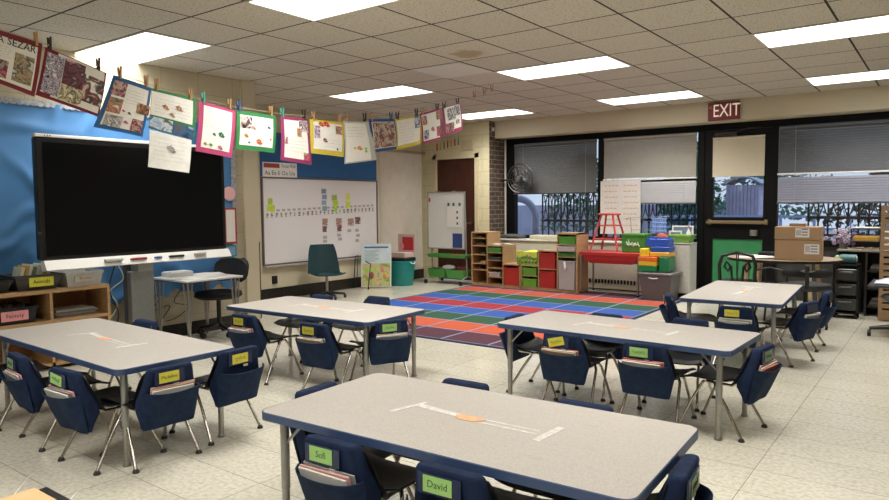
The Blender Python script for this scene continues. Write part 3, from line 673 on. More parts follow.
# ------------------------------------------------------------------ whiteboard wall
t = thing('whiteboard', 'long wall whiteboard with word cards, behind the teal chair', 'whiteboard', (XB, 1.13, .48))
MB().box(XB+.001, XB+.018, -.03, 2.23, .50, 1.67).build('board_surface', mat('whiteboard_surface', '#dad6d5', .28, var=.01, scale=2), t)
mb = MB(); mb.box(XB+.001, XB+.03, -.05, -.03, .48, 1.69); mb.box(XB+.001, XB+.03, 2.23, 2.25, .48, 1.69); mb.box(XB+.001, XB+.03, -.03, 2.23, 1.67, 1.69); mb.box(XB+.001, XB+.03, -.03, 2.23, .48, .50)
mb.build('frame', mat('board_frame', '#6f6a68', .4, .5), t)
MB().box(XB+.001, XB+.08, -.05, 2.25, .455, .48, .004).build('pen_tray', mat('pen_tray', '#b3aca2', .4, .3), t)
solo('blue_board', MB().box(XB+.001, XB+.012, -.05, 2.25, 1.695, 2.30), mat('blue_felt', '#2c5f93', .85, var=.05), 'plain blue pin board strip above the whiteboard', 'pin board', None, (XB, 1.1, 1.7))
t = thing('vowel_poster', 'white poster with red heading and vowels on the blue board corner', 'poster', (XB+.013, .25, 1.69))
MB().box(XB+.0125, XB+.015, -.02, .58, 1.69, 1.89).build('sheet', M_PAPER, t)
MB().box(XB+.015, XB+.016, .0, .27, 1.815, 1.875).build('red_heading', mat('heading_red', '#a33f3f', .7), t)
mb = MB(); mb.text('Focus Wall', .07, Matrix.Translation((XB+.0155, .43, 1.845)) @ Matrix.Diagonal((1, .8, 1, 1)) @ FACE_PX, .001); mb.text('Aa Ee Ii Oo Uu', .085, Matrix.Translation((XB+.0155, .28, 1.745)) @ FACE_PX, .001)
mb.build('lettering', mat('poster_ink', '#4b5560', .7), t)
rd = random.Random(11)
for k in range(27):
    y = .04+.081*k; w = .028+.02*rd.random(); z = 1.12+.0025*k
    t = thing('letter_card', 'small word card, %s, in the long row across the whiteboard' % nth(k, 27), 'card', (XB+.019, y, z), 0, 'word cards across the whiteboard')
    MB().box(XB+.0185, XB+.0195, y-.034, y+.034, z, z+.085).build('card', mat('word_card', '#d8d2cc', .7), t)
    mb = MB()
    for q in range(3): mb.box(XB+.0195, XB+.0202, y-w/2+rd.uniform(-.004, .004), y+w/2-rd.uniform(0, .02), z+.014+.02*q, z+.025+.022*q)
    mb.build('print', mat('word_ink', '#3a3436', .7), t)
for k in range(22):
    y = .13+.095*k; z = 1.215+.0028*k
    mb = MB(); mb.box(XB+.0185, XB+.0192, y-.03, y+.03, z, z+.03); mb.box(XB+.0192, XB+.0198, y-.02, y+.015, z+.012, z+.019)
    solo('word_strip', mb, mat('strip_grey', '#a9a0a2', .7), 'thin grey strip, %s, above the card row on the whiteboard' % nth(k, 22), 'card', 'word strips on the whiteboard', (XB+.0185, y, z))
def note(y0, y1, z0, z1, col, label, name='sticky_note', m=None):
    if y0 > 1: y0 -= .13; y1 -= .13
    solo(name, MB().box(XB+.0206, XB+.0214, y0, y1, z0, z1), m or mat('note_'+col, col, .7, var=.12, scale=30), label, 'note', None, (XB+.02, (y0+y1)/2, z0))
note(.05, .13, 1.31, 1.40, '#a5bd4a', 'upper green sticky note at the left end of the whiteboard')
note(.03, .17, 1.22, 1.305, '#b8cf3f', 'lower lime sticky note at the left end of the whiteboard')
note(1.37, 1.48, 1.37, 1.45, '#a4b84a', 'square green sticky note at the top, middle of the whiteboard')
note(1.39, 1.50, 1.28, 1.365, '#b4d042', 'bright green sticky note under the square one on the whiteboard')
note(1.41, 1.475, 1.19, 1.275, '#9fce3e', 'lowest green note of the middle column on the whiteboard')
note(1.68, 1.75, 1.36, 1.47, '#e3e23c', 'upper yellow note right of the middle on the whiteboard')
note(1.67, 1.76, 1.26, 1.35, '#c9d64a', 'lower yellow green note right of the middle on the whiteboard')
for k in range(4): note(1.165+.01*(k % 2), 1.26+.012*(k % 2), 1.47-.085*k, 1.54-.085*k, ['#7f8a96', '#8794a6', '#8ea9b4', '#7fa0ad'][k], ['topmost', 'second', 'third', 'lowest'][k]+' grey blue word card in the column above the row, left of the green notes', 'word_card')
PH = [collage('photo_brown', ['#2c2322', '#8a5a44', '#c9a08a', '#3c2a2a', '#e2d7cc'], 40), collage('photo_dark', ['#1e2026', '#5b4640', '#9a4d48', '#2b3340', '#d8d2cc'], 36)]
for k, (y, z, w, h) in enumerate([(1.17, 1.00, .11, .10), (1.17, .90, .09, .09), (1.45, .99, .12, .11), (1.47, .90, .10, .09), (1.70, .98, .13, .11), (1.86, 1.0, .12, .11)]):
    note(y, y+w, z, z+h, '', ['upper left', 'lower left', 'upper middle', 'lower middle', 'left of the right hand pair of', 'rightmost'][k]+(' small photo pinned below the word row' if k < 4 else ' small photos pinned below the word row'), 'photo_print', PH[k % 2])
SLIP = ['upper left', 'lower left', 'upper second column', 'lower second column', 'third column', 'top right column', 'middle right column', 'bottom right column']
for k, (y, z) in enumerate([(1.18, .80), (1.18, .74), (1.47, .82), (1.49, .76), (1.69, .88), (1.86, .88), (1.88, .80), (1.86, .72)]):
    y -= .13
    mb = MB(); mb.box(XB+.0206, XB+.0212, y, y+.08, z, z+.045); mb.box(XB+.0212, XB+.0216, y+.012, y+.06, z+.015, z+.032)
    solo('caption_slip', mb, mat('slip_grey', '#a8a19f', .7), 'grey caption slip, '+SLIP[k]+', under the small photos on the whiteboard', 'card', 'caption slips on the whiteboard', (XB+.02, y, z))
# folding partition
t = thing('folding_partition', 'beige ribbed folding partition right of the whiteboard', 'partition', (XB, 2.87, 0))
mb = MB()
for k in range(12): mb.loft([[(XB+.005, 2.33+.09*k, z), (XB+.05, 2.375+.09*k, z), (XB+.005, 2.42+.09*k, z), (XB+.001, 2.375+.09*k, z)] for z in (.17, 2.17)], True, False)
mb.build('folds', mat('partition_beige', '#d0c7b8', .75, var=.05, scale=6), t)
MB().box(XB+.001, XB+.07, 2.32, YD-.005, 2.17, 2.21).build('track', mat('track_beige', '#9a8c74', .6), t)
solo('power_socket', MB().box(XB+.001, XB+.03, .10, .18, .22, .33, .004), M_BLACK, 'black outlet box on the cream wall below the whiteboard', 'socket', None, (XB, .14, .22))

# ------------------------------------------------------------------ posters on the string
XL = -.283
def Pl(s_): return (XL-.025*s_, -4.083+s_)
STR = [(-1.6, 2.52), (-.9, 2.37), (-.316, 2.234), (-.109, 2.203), (.27, 2.105), (.539, 2.062), (.862, 2.020), (1.177, 1.994), (1.56, 1.989), (1.866, 1.997), (2.262, 2.014), (2.934, 2.095), (3.329, 2.178), (3.661, 2.266), (4.059, 2.372), (4.312, 2.474), (4.623, 2.57), (4.842, 2.640)]
solo('hanging_string', MB().tube([(Pl(s_)[0]-.004, Pl(s_)[1], z+.004) for s_, z in STR], .0022, 6), mat('string', '#b7a98e', .9), 'thin string across the room carrying the row of posters', 'string')
def sz(s_):
    for (a, za), (b, zb) in zip(STR, STR[1:]):
        if a <= s_ <= b: return za+(zb-za)*(s_-a)/(b-a)
    return STR[-1][1]
PC = {'maroon': '#7a2233', 'blue': '#2a5f92', 'green': '#2f7f44', 'pink': '#b8406f', 'magenta': '#95315f', 'yellow': '#cdb93c', 'grey': '#b9bcb6', 'white': '#e9e7e0', 'navy': '#2a4f86'}
COLL = [['#241a1c', '#7c3a44', '#caa79a', '#2b2b30', '#c95a72'], ['#1c1e24', '#5a6a52', '#c98d6a', '#8a3a34', '#e0d8ce'], ['#20242c', '#4a6a8c', '#caa890', '#7a2c3a', '#d5dad8']]
CLIPC = {'wood': '#b78d5e', 'teal': '#4aa08c', 'blue': '#3f5f94', 'dark': '#3a2e26'}
def clip(s_, z, col, label):
    x, y = Pl(s_)
    t = thing('clothespin', label, 'clothespin', (x, y, z)); m = mat('clip_'+col, CLIPC[col], .7)
    for sg in (-1, 1):
        mb = MB(); mb.M = TR(x+sg*.009, y, z, 0, 0, 0); mb.loft([[(-.003, -.006, -.028), (.003, -.006, -.028), (.003, .006, -.028), (-.003, .006, -.028)], [(-.004+sg*.001, -.006, .0), (.004+sg*.001, -.006, .0), (.004+sg*.001, .006, .0), (-.004+sg*.001, .006, .0)], [(-.003+sg*.008, -.005, .048), (.003+sg*.008, -.005, .048), (.003+sg*.008, .005, .048), (-.003+sg*.008, .005, .048)]], True, False)
        mb.build('prong', m, t)
    mb = MB(); mb.cyl((x-.012, y, z+.004), (x+.012, y, z+.004), .006, n=8); mb.build('spring', M_STEEL, t)
def poster(desc, q, col, sheets, photos, lines=0, clips=('wood', 'wood'), title=None, scribbles=(), name='hanging_poster', off=.0, curl=.012, border=True):
    (a0, a1, a2, a3) = q      # TL TR BR BL in (s, z)
    def P(u, v, o=0):         # u right, v down
        top = [a0[i]+(a1[i]-a0[i])*u for i in (0, 1)]; bot = [a3[i]+(a2[i]-a3[i])*u for i in (0, 1)]
        s_, z = top[0]+(bot[0]-top[0])*v, top[1]+(bot[1]-top[1])*v
        x, y = Pl(s_); return (x+.004+o+off+curl*math.sin(PI*v)*.8+curl*.6*math.sin(PI*u), y, z)
    sc_, zc = (a0[0]+a1[0])/2, (a0[1]+a1[1])/2; cx, cy_ = Pl(sc_)
    t = thing(name, desc, 'poster', (cx, cy_, zc))
    MB().slab(6, 6, lambda u, v: P(u, v), .0016).build('backing', mat('paper_'+col, PC[col], .75), t)
    def patch(nm, u0, u1, v0, v1, m, o):
        MB().slab(6, 6, lambda u, v: P(u0+(u1-u0)*u, v0+(v1-v0)*v, o), .0008).build(nm, m, t)
    for s_ in sheets: patch('sheet', *s_, M_PAPER, .0022)
    for k, s_ in enumerate(photos): patch('photo', *s_[:4], s_[4] if len(s_) > 4 else collage('coll%d' % (k % 3), COLL[k % 3], 26), .0038+.0004*k)
    W_, H_ = abs(a1[0]-a0[0]), abs(a3[1]-a0[1]); rd = random.Random(int(1000*a0[0]) & 1023)
    if lines:
        mb = MB(); u0, u1, v0, v1, n = lines
        for k in range(n):
            vv = v0+(v1-v0)*(k+.5)/n; u = u0
            while u < u1-.03:
                w = rd.uniform(.02, .06)
                mb.slab(1, 1, lambda a, b: P(u+w*a, vv+.006*math.sin(40*u)+.006*b, .0034), .0005, False); u += w+rd.uniform(.012, .03)
        mb.build('handwriting', mat('pencil', '#9c9ba0', .8), t)
    for u, v, r, c in scribbles:
        mb = MB(); pts = []
        for k in range(14): pts.append(P(u+r*math.cos(k*2.3)*(1-.03*k), v+r*.7*math.sin(k*2.3+.4)*(1-.03*k)*W_/H_, .0042))
        mb.tube(pts, r*.10*W_+.0008, 4); mb.build('drawing', mat('crayon_'+c, c, .8), t)
    if title:
        txt, u, v, h, c = title; mb = MB()
        mb.text(txt, h, lambda x, y, z: P(u+x/W_, v-y/H_, .0045+z), .0008); mb.build('lettering', mat('ink_'+c, c, .7), t)
    return t
B = .07
poster('maroon framed poster with black title lettering, cut by the left picture edge', [(-.417, 2.244), (-.109, 2.20), (-.164, 1.904), (-.465, 1.988)], 'maroon', [(.05, .93, .10, .92)], [(.12, .50, .55, .88), (.58, .90, .33, .86, collage('c_green', ['#2b3a2c', '#6c7a52', '#b89a7c', '#39443c', '#cfd2c4'], 30))], (.14, .52, .26, .5, 5), title=('LA SEZAR', .55, .17, .05, '#25252a'))
poster('maroon poster covered in party photos, second from the left on the string', [(-.094, 2.186), (.246, 2.095), (.186, 1.83), (-.158, 1.916)], 'maroon', [(.20, .97, .02, .94)], [(.04, .30, .08, .90, collage('c_dark', ['#191722', '#3a3050', '#c9c6d6', '#5a2a46', '#e6e2ea'], 60)), (.31, .64, .06, .60, collage('c_pink', ['#d05a86', '#3a2024', '#7a3a4a', '#1e1a20', '#e7b4bf'], 16)), (.64, .98, .22, .80, collage('c_mix', ['#3a2a28', '#d9c4b8', '#7a3a3a', '#2a3428', '#efe8e0'], 22)), (.31, .66, .60, .93, collage('c_yel', ['#c9b26a', '#8a5a3a', '#e6dcb8', '#5a4a34', '#efe8d0'], 26))])
poster('blue framed poster tilted at an angle with five small photos', [(.288, 2.09), (.532, 2.045), (.459, 1.734), (.154, 1.769)], 'blue', [(.09, .93, .08, .93)], [(.06, .38, .08, .36), (.08, .38, .40, .68), (.12, .48, .72, .93, collage('c_gr', ['#2c3034', '#8a8f90', '#c7c3bc', '#4a4446', '#e2e0da'], 26)), (.68, .93, .70, .93), (.72, 1.02, .38, .58, collage('c_br', ['#8a5a3c', '#2a2c34', '#c9946a', '#3a3030', '#b97a50'], 14))], (.42, .88, .16, .46, 5), scribbles=[(.44, .6, .04, '#b8487a'), (.58, .62, .04, '#3a8a5a'), (.56, .8, .06, '#c26a9a')])
poster('green framed poster with faint pencil drawing above two photos', [(.532, 2.045), (.847, 2.015), (.822, 1.741), (.502, 1.793)], 'green', [(.0, .93, .07, .66)], [(.0, .48, .70, .98, collage('c_sky', ['#3a5a7c', '#9ab4cc', '#d9dde0', '#4a4a52', '#7a94ae'], 16)), (.50, .97, .72, 1.0, collage('c_sky2', ['#2a3648', '#6a5a4c', '#3f6a94', '#1d222c', '#9ab0c4'], 18))], (.08, .85, .18, .6, 5), scribbles=[(.3, .4, .08, '#d6a98c'), (.6, .35, .09, '#d9b49c'), (.45, .55, .07, '#cdbfae')])
poster('plain white sheet hanging down over the top of the smart board', [(.505, 1.782), (.803, 1.738), (.776, 1.52), (.485, 1.548)], 'white', [], [], (.1, .85, .1, .8, 6), name='hanging_sheet', off=.006, curl=.006, scribbles=[(.5, .4, .12, '#d9cfd4')])
poster('bright pink framed portrait poster over the right end of the smart board', [(.877, 2.005), (1.168, 1.969), (1.122, 1.637), (.834, 1.669)], 'pink', [(.11, .90, .06, .90)], [], (.16, .82, .14, .5, 6), scribbles=[(.62, .58, .10, '#3f9a7a'), (.42, .6, .05, '#3f9a7a'), (.22, .82, .05, '#d9c24a'), (.36, .82, .05, '#7fc24a'), (.62, .84, .08, '#e0a3a8')])
poster('green framed poster with a small dark photo and orange drawing', [(1.177, 1.977), (1.53, 1.971), (1.512, 1.694), (1.159, 1.702)], 'green', [(.07, .92, .10, .88)], [(.08, .36, .14, .44, collage('c_blk', ['#17171b', '#2c2a30', '#d9d4d0', '#6a4a44', '#1f1f24'], 20))], (.45, .85, .16, .5, 4), scribbles=[(.55, .75, .09, '#e2792f'), (.22, .62, .06, '#e3b04a'), (.4, .4, .06, '#e9bfb2'), (.85, .66, .03, '#d9483a'), (.8, .35, .04, '#5a7a8a'), (.3, .8, .03, '#3a3a3a')])
poster('magenta framed portrait poster, first over the blue pin board', [(1.579, 1.976), (1.854, 1.98), (1.887, 1.62), (1.569, 1.644)], 'magenta', [(.10, .90, .07, .92)], [(.62, .95, .05, .30, collage('c_blk2', ['#1a1a20', '#8a5a54', '#d8ccc8', '#2c2830', '#efe6e4'], 22)), (.52, .68, .24, .42), (.10, .2, .46, .62), (.72, .92, .76, .92)], (.18, .8, .4, .8, 5))
poster('yellow framed poster with an orange drawing in its top corner', [(1.876, 1.982), (2.261, 1.986), (2.254, 1.702), (1.868, 1.714)], 'yellow', [(.09, .93, .07, .86)], [(.10, .26, .18, .55, collage('c_pur', ['#5a4a7a', '#c9c2da', '#7a3a4a', '#e2dce8', '#3c3450'], 24)), (.72, .93, .12, .36)], (.4, .9, .5, .8, 3), scribbles=[(.45, .10, .10, '#d9582a'), (.3, .12, .08, '#e06a2f'), (.4, .58, .07, '#8a4a4a'), (.78, .8, .03, '#2c2c34')])
poster('grey backing with a drooping white sheet and orange and green drawing', [(2.262, 2.003), (2.575, 2.024), (2.674, 1.698), (2.264, 1.644)], 'grey', [(.03, .82, .05, .97)], [], (.1, .7, .12, .4, 4), scribbles=[(.45, .66, .10, '#e8a15a'), (.66, .68, .05, '#8fd04a'), (.66, .75, .05, '#8fd04a'), (.3, .65, .05, '#d9cf6a')], curl=.014)
poster('navy framed poster filled by one crowd photo collage', [(2.576, 2.05), (2.933, 2.084), (2.971, 1.813), (2.609, 1.756)], 'navy', [(.08, .94, .09, .90)], [(.10, .92, .10, .88, collage('c_crowd', ['#2a2420', '#9a6a4c', '#c9b8a8', '#4a3a34', '#a8443c'], 34))])
poster('yellow framed poster with handwriting and a blue star sticker', [(2.933, 2.084), (3.328, 2.161), (3.324, 1.883), (2.957, 1.803)], 'yellow', [(.05, .93, .06, .88)], [(.72, .94, .0, .42, collage('c_bl', ['#2c3a6a', '#6a7ab0', '#2a2c3a', '#c9cde0', '#3c4a80'], 24))], (.1, .7, .15, .8, 7))
poster('magenta framed poster with photos down both sides', [(3.312, 2.168), (3.661, 2.264), (3.674, 1.956), (3.356, 1.885)], 'magenta', [(.05, .90, .06, .92)], [(.06, .26, .10, .40), (.72, .94, .04, .34), (.08, .30, .58, .88, collage('c_bl', [], 1)), (.70, .93, .55, .88)], 0, scribbles=[(.5, .6, .10, '#dfa0a8')])
poster('magenta framed poster with dark figures, last on the string towards the door', [(3.678, 2.266), (4.021, 2.355), (4.056, 2.078), (3.709, 1.989)], 'magenta', [(.10, .92, .02, .86)], [(.22, .62, .08, .50, collage('c_fig', ['#16181e', '#2c3a56', '#d9d4d4', '#23242c', '#efeae8'], 26)), (.60, .88, .0, .4, collage('c_fig', [], 1)), (.10, .5, .60, .92, collage('coll0', [], 1)), (.62, .8, .55, .7, PH[1])])
names = ['poster with the black title', 'maroon party photo poster', 'tilted blue poster', 'green poster with pencil drawing', 'bright pink poster', 'green poster with orange drawing', 'magenta portrait poster', 'yellow poster with orange corner drawing', 'grey backing with drooping sheet', 'navy crowd photo poster', 'yellow poster with blue star', 'magenta poster with side photos', 'last magenta poster']
ends = [(-.38, -.14), (-.07, .20), (.33, .50), (.57, .81), (.91, 1.12), (1.20, 1.49), (1.60, 1.82), (1.92, 2.22), (2.31, 2.53), (2.62, 2.89), (2.98, 3.27), (3.36, 3.61), (3.73, 3.97)]
cc = ['dark', 'wood', 'dark', 'dark', 'wood', 'wood', 'wood', 'wood', 'teal', 'wood', 'blue', 'wood', 'teal', 'dark', 'wood', 'wood', 'wood', 'dark', 'wood', 'blue', 'dark', 'dark', 'wood', 'dark', 'dark', 'dark']
for k, ((a, b), nm) in enumerate(zip(ends, names)):
    for q, s_ in enumerate((a, b)): clip(s_, sz(s_)+.004, cc[(2*k+q) % len(cc)], 'clothespin at the top %s corner of the %s' % (('left', 'right')[q], nm))
clip(4.30, sz(4.30), 'wood', 'empty clothespin on the string just right of the last poster')
clip(4.50, sz(4.50), 'wood', 'empty clothespin in the middle of the bare string end')
clip(4.66, sz(4.66), 'wood', 'empty clothespin nearest the ceiling end of the string')

# little hanging garland on the back wall near the door
for k in range(7):
    x = -3.36+.075*k; z = 2.22+.012*k; c = ['#b8483c', '#c9a24a', '#5a8a4a', '#b8483c', '#c98a4a', '#a8443c', '#5aa06a'][k]
    mb = MB(); mb.box(x-.014, x+.014, YD-.012, YD-.004, z, z+.12, .003); mb.tube([(x, YD-.008, z+.12), (x, YD-.008, z+.20)], .002, 4)
    solo('garland_tag', mb, mat('garland_'+c, c, .7), ['red', 'yellow', 'green', 'red', 'orange', 'dark red', 'pale green'][k]+' paper strip, '+nth(k, 7)+', in the garland left of the vent', 'garland', 'garland strips over the door', (x, YD-.008, z))

# ------------------------------------------------------------------ school tables
TZ = .51
def make_table(label, cx, cy_, rz, L, Wd, strip=1):
    t = thing('school_table', label, 'table', (cx, cy_, 0), rz, 'grey school tables with blue edge', world=False)
    def rr(l, w, r=.045, n=6):
        P = []
        for qx, qy, a0 in ((l/2-r, w/2-r, 0), (-l/2+r, w/2-r, PI/2), (-l/2+r, -w/2+r, PI), (l/2-r, -w/2+r, 1.5*PI)):
            for k in range(n+1): P.append((qx+r*math.cos(a0+PI/2*k/n), qy+r*math.sin(a0+PI/2*k/n)))
        return P
    mb = MB(); mb.prism(rr(L-.006, Wd-.006), TZ-.024, TZ); mb.build('tabletop', M_LAMINATE, t)
    mb = MB(); A = rr(L, Wd); Bp = rr(L-.007, Wd-.007)
    mb.loft([[(x, y, TZ-.030) for x, y in A], [(x, y, TZ-.002) for x, y in A], [(x, y, TZ+.0006) for x, y in Bp], [(x, y, TZ-.030) for x, y in Bp]], False, False); n = len(A)
    mb.add([(x, y, TZ-.030) for x, y in A]+[(x, y, TZ-.030) for x, y in Bp], [(i, (i+1) % n, n+(i+1) % n, n+i) for i in range(n)])
    mb.build('edge_band', M_EDGE, t)
    for sx in (-1, 1):
        for sy in (-1, 1):
            x, y = sx*(L/2-.075), sy*(Wd/2-.07)
            mb = MB(); mb.cyl((x, y, .20), (x, y, TZ-.031), .0175, n=14); mb.box(x-.05, x+.05, y-.05, y+.05, TZ-.036, TZ-.0305); mb.tube([(x, y, TZ-.14), (x-sx*.10, y, TZ-.04)], .006, 6)
            l = mb.build('leg', M_LEGGREY, t)
            MB().cyl((x, y, .02), (x, y, .2), .0155, n=12).build('leg_insert', M_STEEL, l)
            mb = MB(); mb.lathe([(.012, 0), (.021, .001), (.022, .008), (.016, .02)], 12, (x, y, .0)); mb.build('foot_glide', M_STEEL, l)
    mt = mat('tape_white', '#cdc9c1', .6, var=.14, scale=50); mo = mat('tape_orange', '#d9a57c', .6, var=.15, scale=40)
    def strip_(x0, y0, x1, y1, w, m, nm='tape_strip'):
        d = Vector((x1-x0, y1-y0)).normalized(); nrm = Vector((-d.y, d.x))*w/2; P = [(x0+nrm.x, y0+nrm.y), (x1+nrm.x, y1+nrm.y), (x1-nrm.x, y1-nrm.y), (x0-nrm.x, y0-nrm.y)]
        mb = MB(); mb.prism(P, TZ+.0002, TZ+.0012); o = mb.build(nm, m, t); o['label'] = 'worn white tape strip' if m is mt else 'orange sticker remains'
    k = strip
    strip_(-.30*k, -.09, -.25*k, .08, .022, mt); strip_(-.25*k, .035, -.05*k, .01, .035, mt)
    mb = MB(); mb.prism([(.0+.06*k*math.cos(a)*(1+.2*math.sin(3*a)), .0+.035*math.sin(a)*(1+.2*math.cos(2*a))) for a in [2*PI*i/14 for i in range(14)]], TZ+.0012, TZ+.002); o = mb.build('sticker', mo, t); o['label'] = 'orange sticker remains'
    strip_(.05*k, .018, .28*k, .010, .012, mt); strip_(.05*k, -.018, .28*k, -.022, .012, mt)
    strip_(.31*k, -.08, .33*k, .09, .03, mt)
    return t
make_table('front grey table with tape remnants, nearest to the viewer', 2.374, -3.905, .047, 1.475, .725)
make_table('grey table at the left edge of the picture beside the low bookshelf', -.268, -3.924, -.028, 1.70, .68)
make_table('middle grey table in front of the wall table and whiteboard', -.095, -2.318, .05, 1.48, .69)
make_table('grey table at the right of the middle, beside the coloured rug', 2.127, -1.84, -.03, 1.50, .66)
make_table('farthest grey table, near the exit door', 2.33, .47, PI/2+.06, 1.48, .78)

# ------------------------------------------------------------------ chairs
GL = mat('glide_dark', '#2a2826', .5)
def make_chair():
    t = thing('school_chair', 'x', 'chair', (0, 0, 0), 0, world=False)
    def seat(u, v):
        x = (u-.5)*(.33+.02*v); y = -.14+.31*v
        return (x, y, .302+.016*(2*u-1)**4+.02*max(0, .18-v)/.18-.018*max(0, v-.82)/.18-.008*math.sin(PI*v)*(1-(2*u-1)**2))
    MB().slab(12, 12, seat, .007).build('seat', M_SHELL, t)
    def back(u, v):
        w = .31-.02*v-.05*v**5*1; x = (u-.5)*w; zz = .30+.195*v-.012*((2*u-1)**6)*v
        return (x, -.150-.062*v-.012*math.sin(PI*v)+.022*(2*u-1)**2*v+LN(zz), zz)
    MB().slab(12, 10, back, .008).build('backrest', M_SHELL, t)
    mb = MB()
    for sx in (-1, 1): mb.tube([(sx*.12, .02, .288), (sx*.125, -.12, .290), (sx*.12, -.175, .33), (sx*.11, -.185, .42)], .008, 6)
    mb.tube([(-.13, .03, .288), (.13, .03, .288)], .008, 6); mb.build('seat_frame', M_CHROME, t)
    for sx in (-1, 1):
        for fy, ty in ((-.19, -.035), (.17, .055)):
            mb = MB(); mb.tube([(sx*.168, fy, .012), (sx*.150, fy+(ty-fy)*.62, .175), (sx*.141, ty, .262), (sx*.128, ty+(.012 if ty < 0 else -.012), .287), (sx*.10, .01, .287)], .0085, 8)
            l = mb.build('leg', M_CHROME, t)
            mb = MB(); mb.lathe([(.011, 0), (.017, .001), (.017, .008), (.010, .020)], 10, (sx*.168, fy, 0)); mb.build('foot_glide', GL, l)
    return t
def LN(z): return .045-(z-.205)*.22
def cover_mesh(kind):
    mb = MB()
    def ring(z, w, ya, yb):
        n = 5; P = []
        r = min(.02, (yb-ya)*.45)
        for qx, qy, a0 in ((w/2-r, yb-r, 0), (-w/2+r, yb-r, PI/2), (-w/2+r, ya+r, PI), (w/2-r, ya+r, 1.5*PI)):
            for k in range(n+1): P.append((qx+r*math.cos(a0+PI/2*k/n), qy+r*math.sin(a0+PI/2*k/n), z))
        return P
    if kind == 'hood':
        mb.loft([ring(z, w*.9, ya+LN(z), yb+LN(z)) for z, w, ya, yb in ((.508, .225, -.232, -.202), (.505, .245, -.238, -.194), (.494, .258, -.242, -.186), (.44, .276, -.246, -.172), (.39, .300, -.248, -.162), (.34, .318, -.249, -.158), (.29, .320, -.249, -.168), (.24, .310, -.248, -.205), (.205, .296, -.246, -.228))], True, True)
    else:
        def pk(u, v):
            z = .202+.198*v-.014*(1-(2*u-1)**2)*v; q = abs(2*u-1)
            return ((u-.5)*(.27+.030*math.sin(PI*.5*v)), -.2515-(.010+.050*v**.9)*(1-q**6)-.003*math.sin(9*u+4*v)*(1-q**6)+LN(z), z)
        mb.slab(16, 10, pk, .004)
    return mb
def make_cover():
    t = thing('chair_pocket', 'x', 'chair pocket', (0, 0, 0), 0, world=False)
    cover_mesh('hood').build('hood', M_NAVY, t); cover_mesh('pocket').build('pocket', M_NAVY2, t)
    MB().box(-.095, .06, -.2675, -.260, .428, .492).build('card_sleeve', mat('clear_sleeve', '#1b2747', .25), t)
    MB().box(.008, .034, -.262, -.254, .410, .421).build('size_tag', M_WHITE, t)
    return t
chair0 = make_chair(); cover0 = make_cover()
first = [True]
NB = {'pink': '#d3a39c', 'white': '#dcd8d0', 'tan': '#b59c80', 'grey': '#8f8f8c', 'salmon': '#c77f6c'}
def xf(x, y, rz): return Matrix.Translation((x, y, 0)) @ Matrix.Rotation(rz, 4, 'Z')
def chair(x, y, deg, where, card=None, name=None, books=(), cover=True, tilt=0):
    rz = math.radians(deg)
    c = chair0 if first[0] else copy_tree(chair0)
    c.location = (x, y, 0); c.rotation_euler = (0, 0, rz); c['label'] = 'dark school chair, metal legs, '+where; c['group'] = 'school chairs around the tables'
    M = xf(x, y, rz)
    if not cover: first[0] = False; return
    k = cover0 if first[0] else copy_tree(cover0); first[0] = False
    k.location = (x, y, 0); k.rotation_euler = (0, 0, rz); k['label'] = 'navy fabric chair pocket, '+where; k['group'] = 'navy chair pockets'
    if card:
        col = {'y': '#d0c845', 'g': '#93bf6e', 'd': '#75906c'}[card]
        mb = MB(); mb.M = Matrix.Translation((-.022, -.2690, .461)) @ Matrix.Rotation(tilt, 4, 'Y')
        mb.box(-.052, .052, -.0008, .0, -.026, .026); o = mb.build('name_card', mat('namecard_'+card, col, .6), k); o['label'] = {'y': 'yellow', 'g': 'green', 'd': 'dull green'}[card]+' name card'
        mb = MB(); mb.M = Matrix.Translation((-.022, -.2702, .461)) @ Matrix.Rotation(tilt, 4, 'Y')
        if name: mb.text(name, .032 if len(name) < 7 else .023, FACE_NY, .0006)
        else:
            rd = random.Random(int(x*977+y*31)); mb.tube([(-.036+.006*i, 0, .010*math.sin(i*2.4)+rd.uniform(-.004, .004)) for i in range(13)], .0012, 4)
        mb.build('handwriting', mat('card_ink', '#3c4a2c', .7), o)
    for i, b in enumerate(books):
        mb = MB(); mb.M = M @ TR(.004-.006*i, -.2165-.0038*i, .238, .0, .235+.045*i, .012*(-1)**i)
        mb.box(-.118+.004*i, .112-.003*i, -.0035, .0035, 0, .186-.005*i, .001)
        o = solo('notebook', mb, mat('nb_'+b, NB[b], .7), ['inner ', 'middle ', 'outer '][i]+b+' notebook in chair pocket, '+where, 'notebook', 'notebooks in the chair pockets', tuple(M @ Vector((0, -.262, .235))))
T1 = 'front table'; T2 = 'left table'; T3 = 'table by whiteboard'; T4 = 'table right of rug'; T5 = 'farthest table'
chair(2.11, -4.12, 3, T1+', near side, green card reading Sofi', 'g', 'Sofi', ('grey', 'pink', 'white'))
chair(2.58, -4.09, 3, T1+', near side, green card reading David', 'g', 'David', ())
chair(2.92, -3.91, 96, T1+', right end', 'd', None, ())
chair(1.81, -3.91, -87, T1+', left end, top just above the edge', 'y', None, ('white',))
chair(2.07, -3.71, 183, T1+', far side, left one', 'y', None, ('white',))
chair(2.64, -3.71, 182, T1+', far side, right one', 'g', None, ('white',))
chair(-.22, -4.17, -6, T2+', near side, second from the left', 'd', None, ('pink', 'white', 'grey'))
chair(-.80, -4.19, 0, T2+', near side, cut by picture edge', 'd', None, ('pink', 'white'))
chair(.31, -4.18, 3, T2+', near side, green card by the corner leg', 'g', None, ('pink', 'grey', 'white'), tilt=.12)
chair(.44, -4.06, 87, T2+', right end, yellow card reading Madeline', 'y', 'Madeline', ('pink', 'tan', 'white'))
chair(.39, -3.63, 92, T2+', right end, beyond the Madeline one', 'y', None, ())
chair(-.71, -3.65, 180, T2+', far side', 'y', None, ())
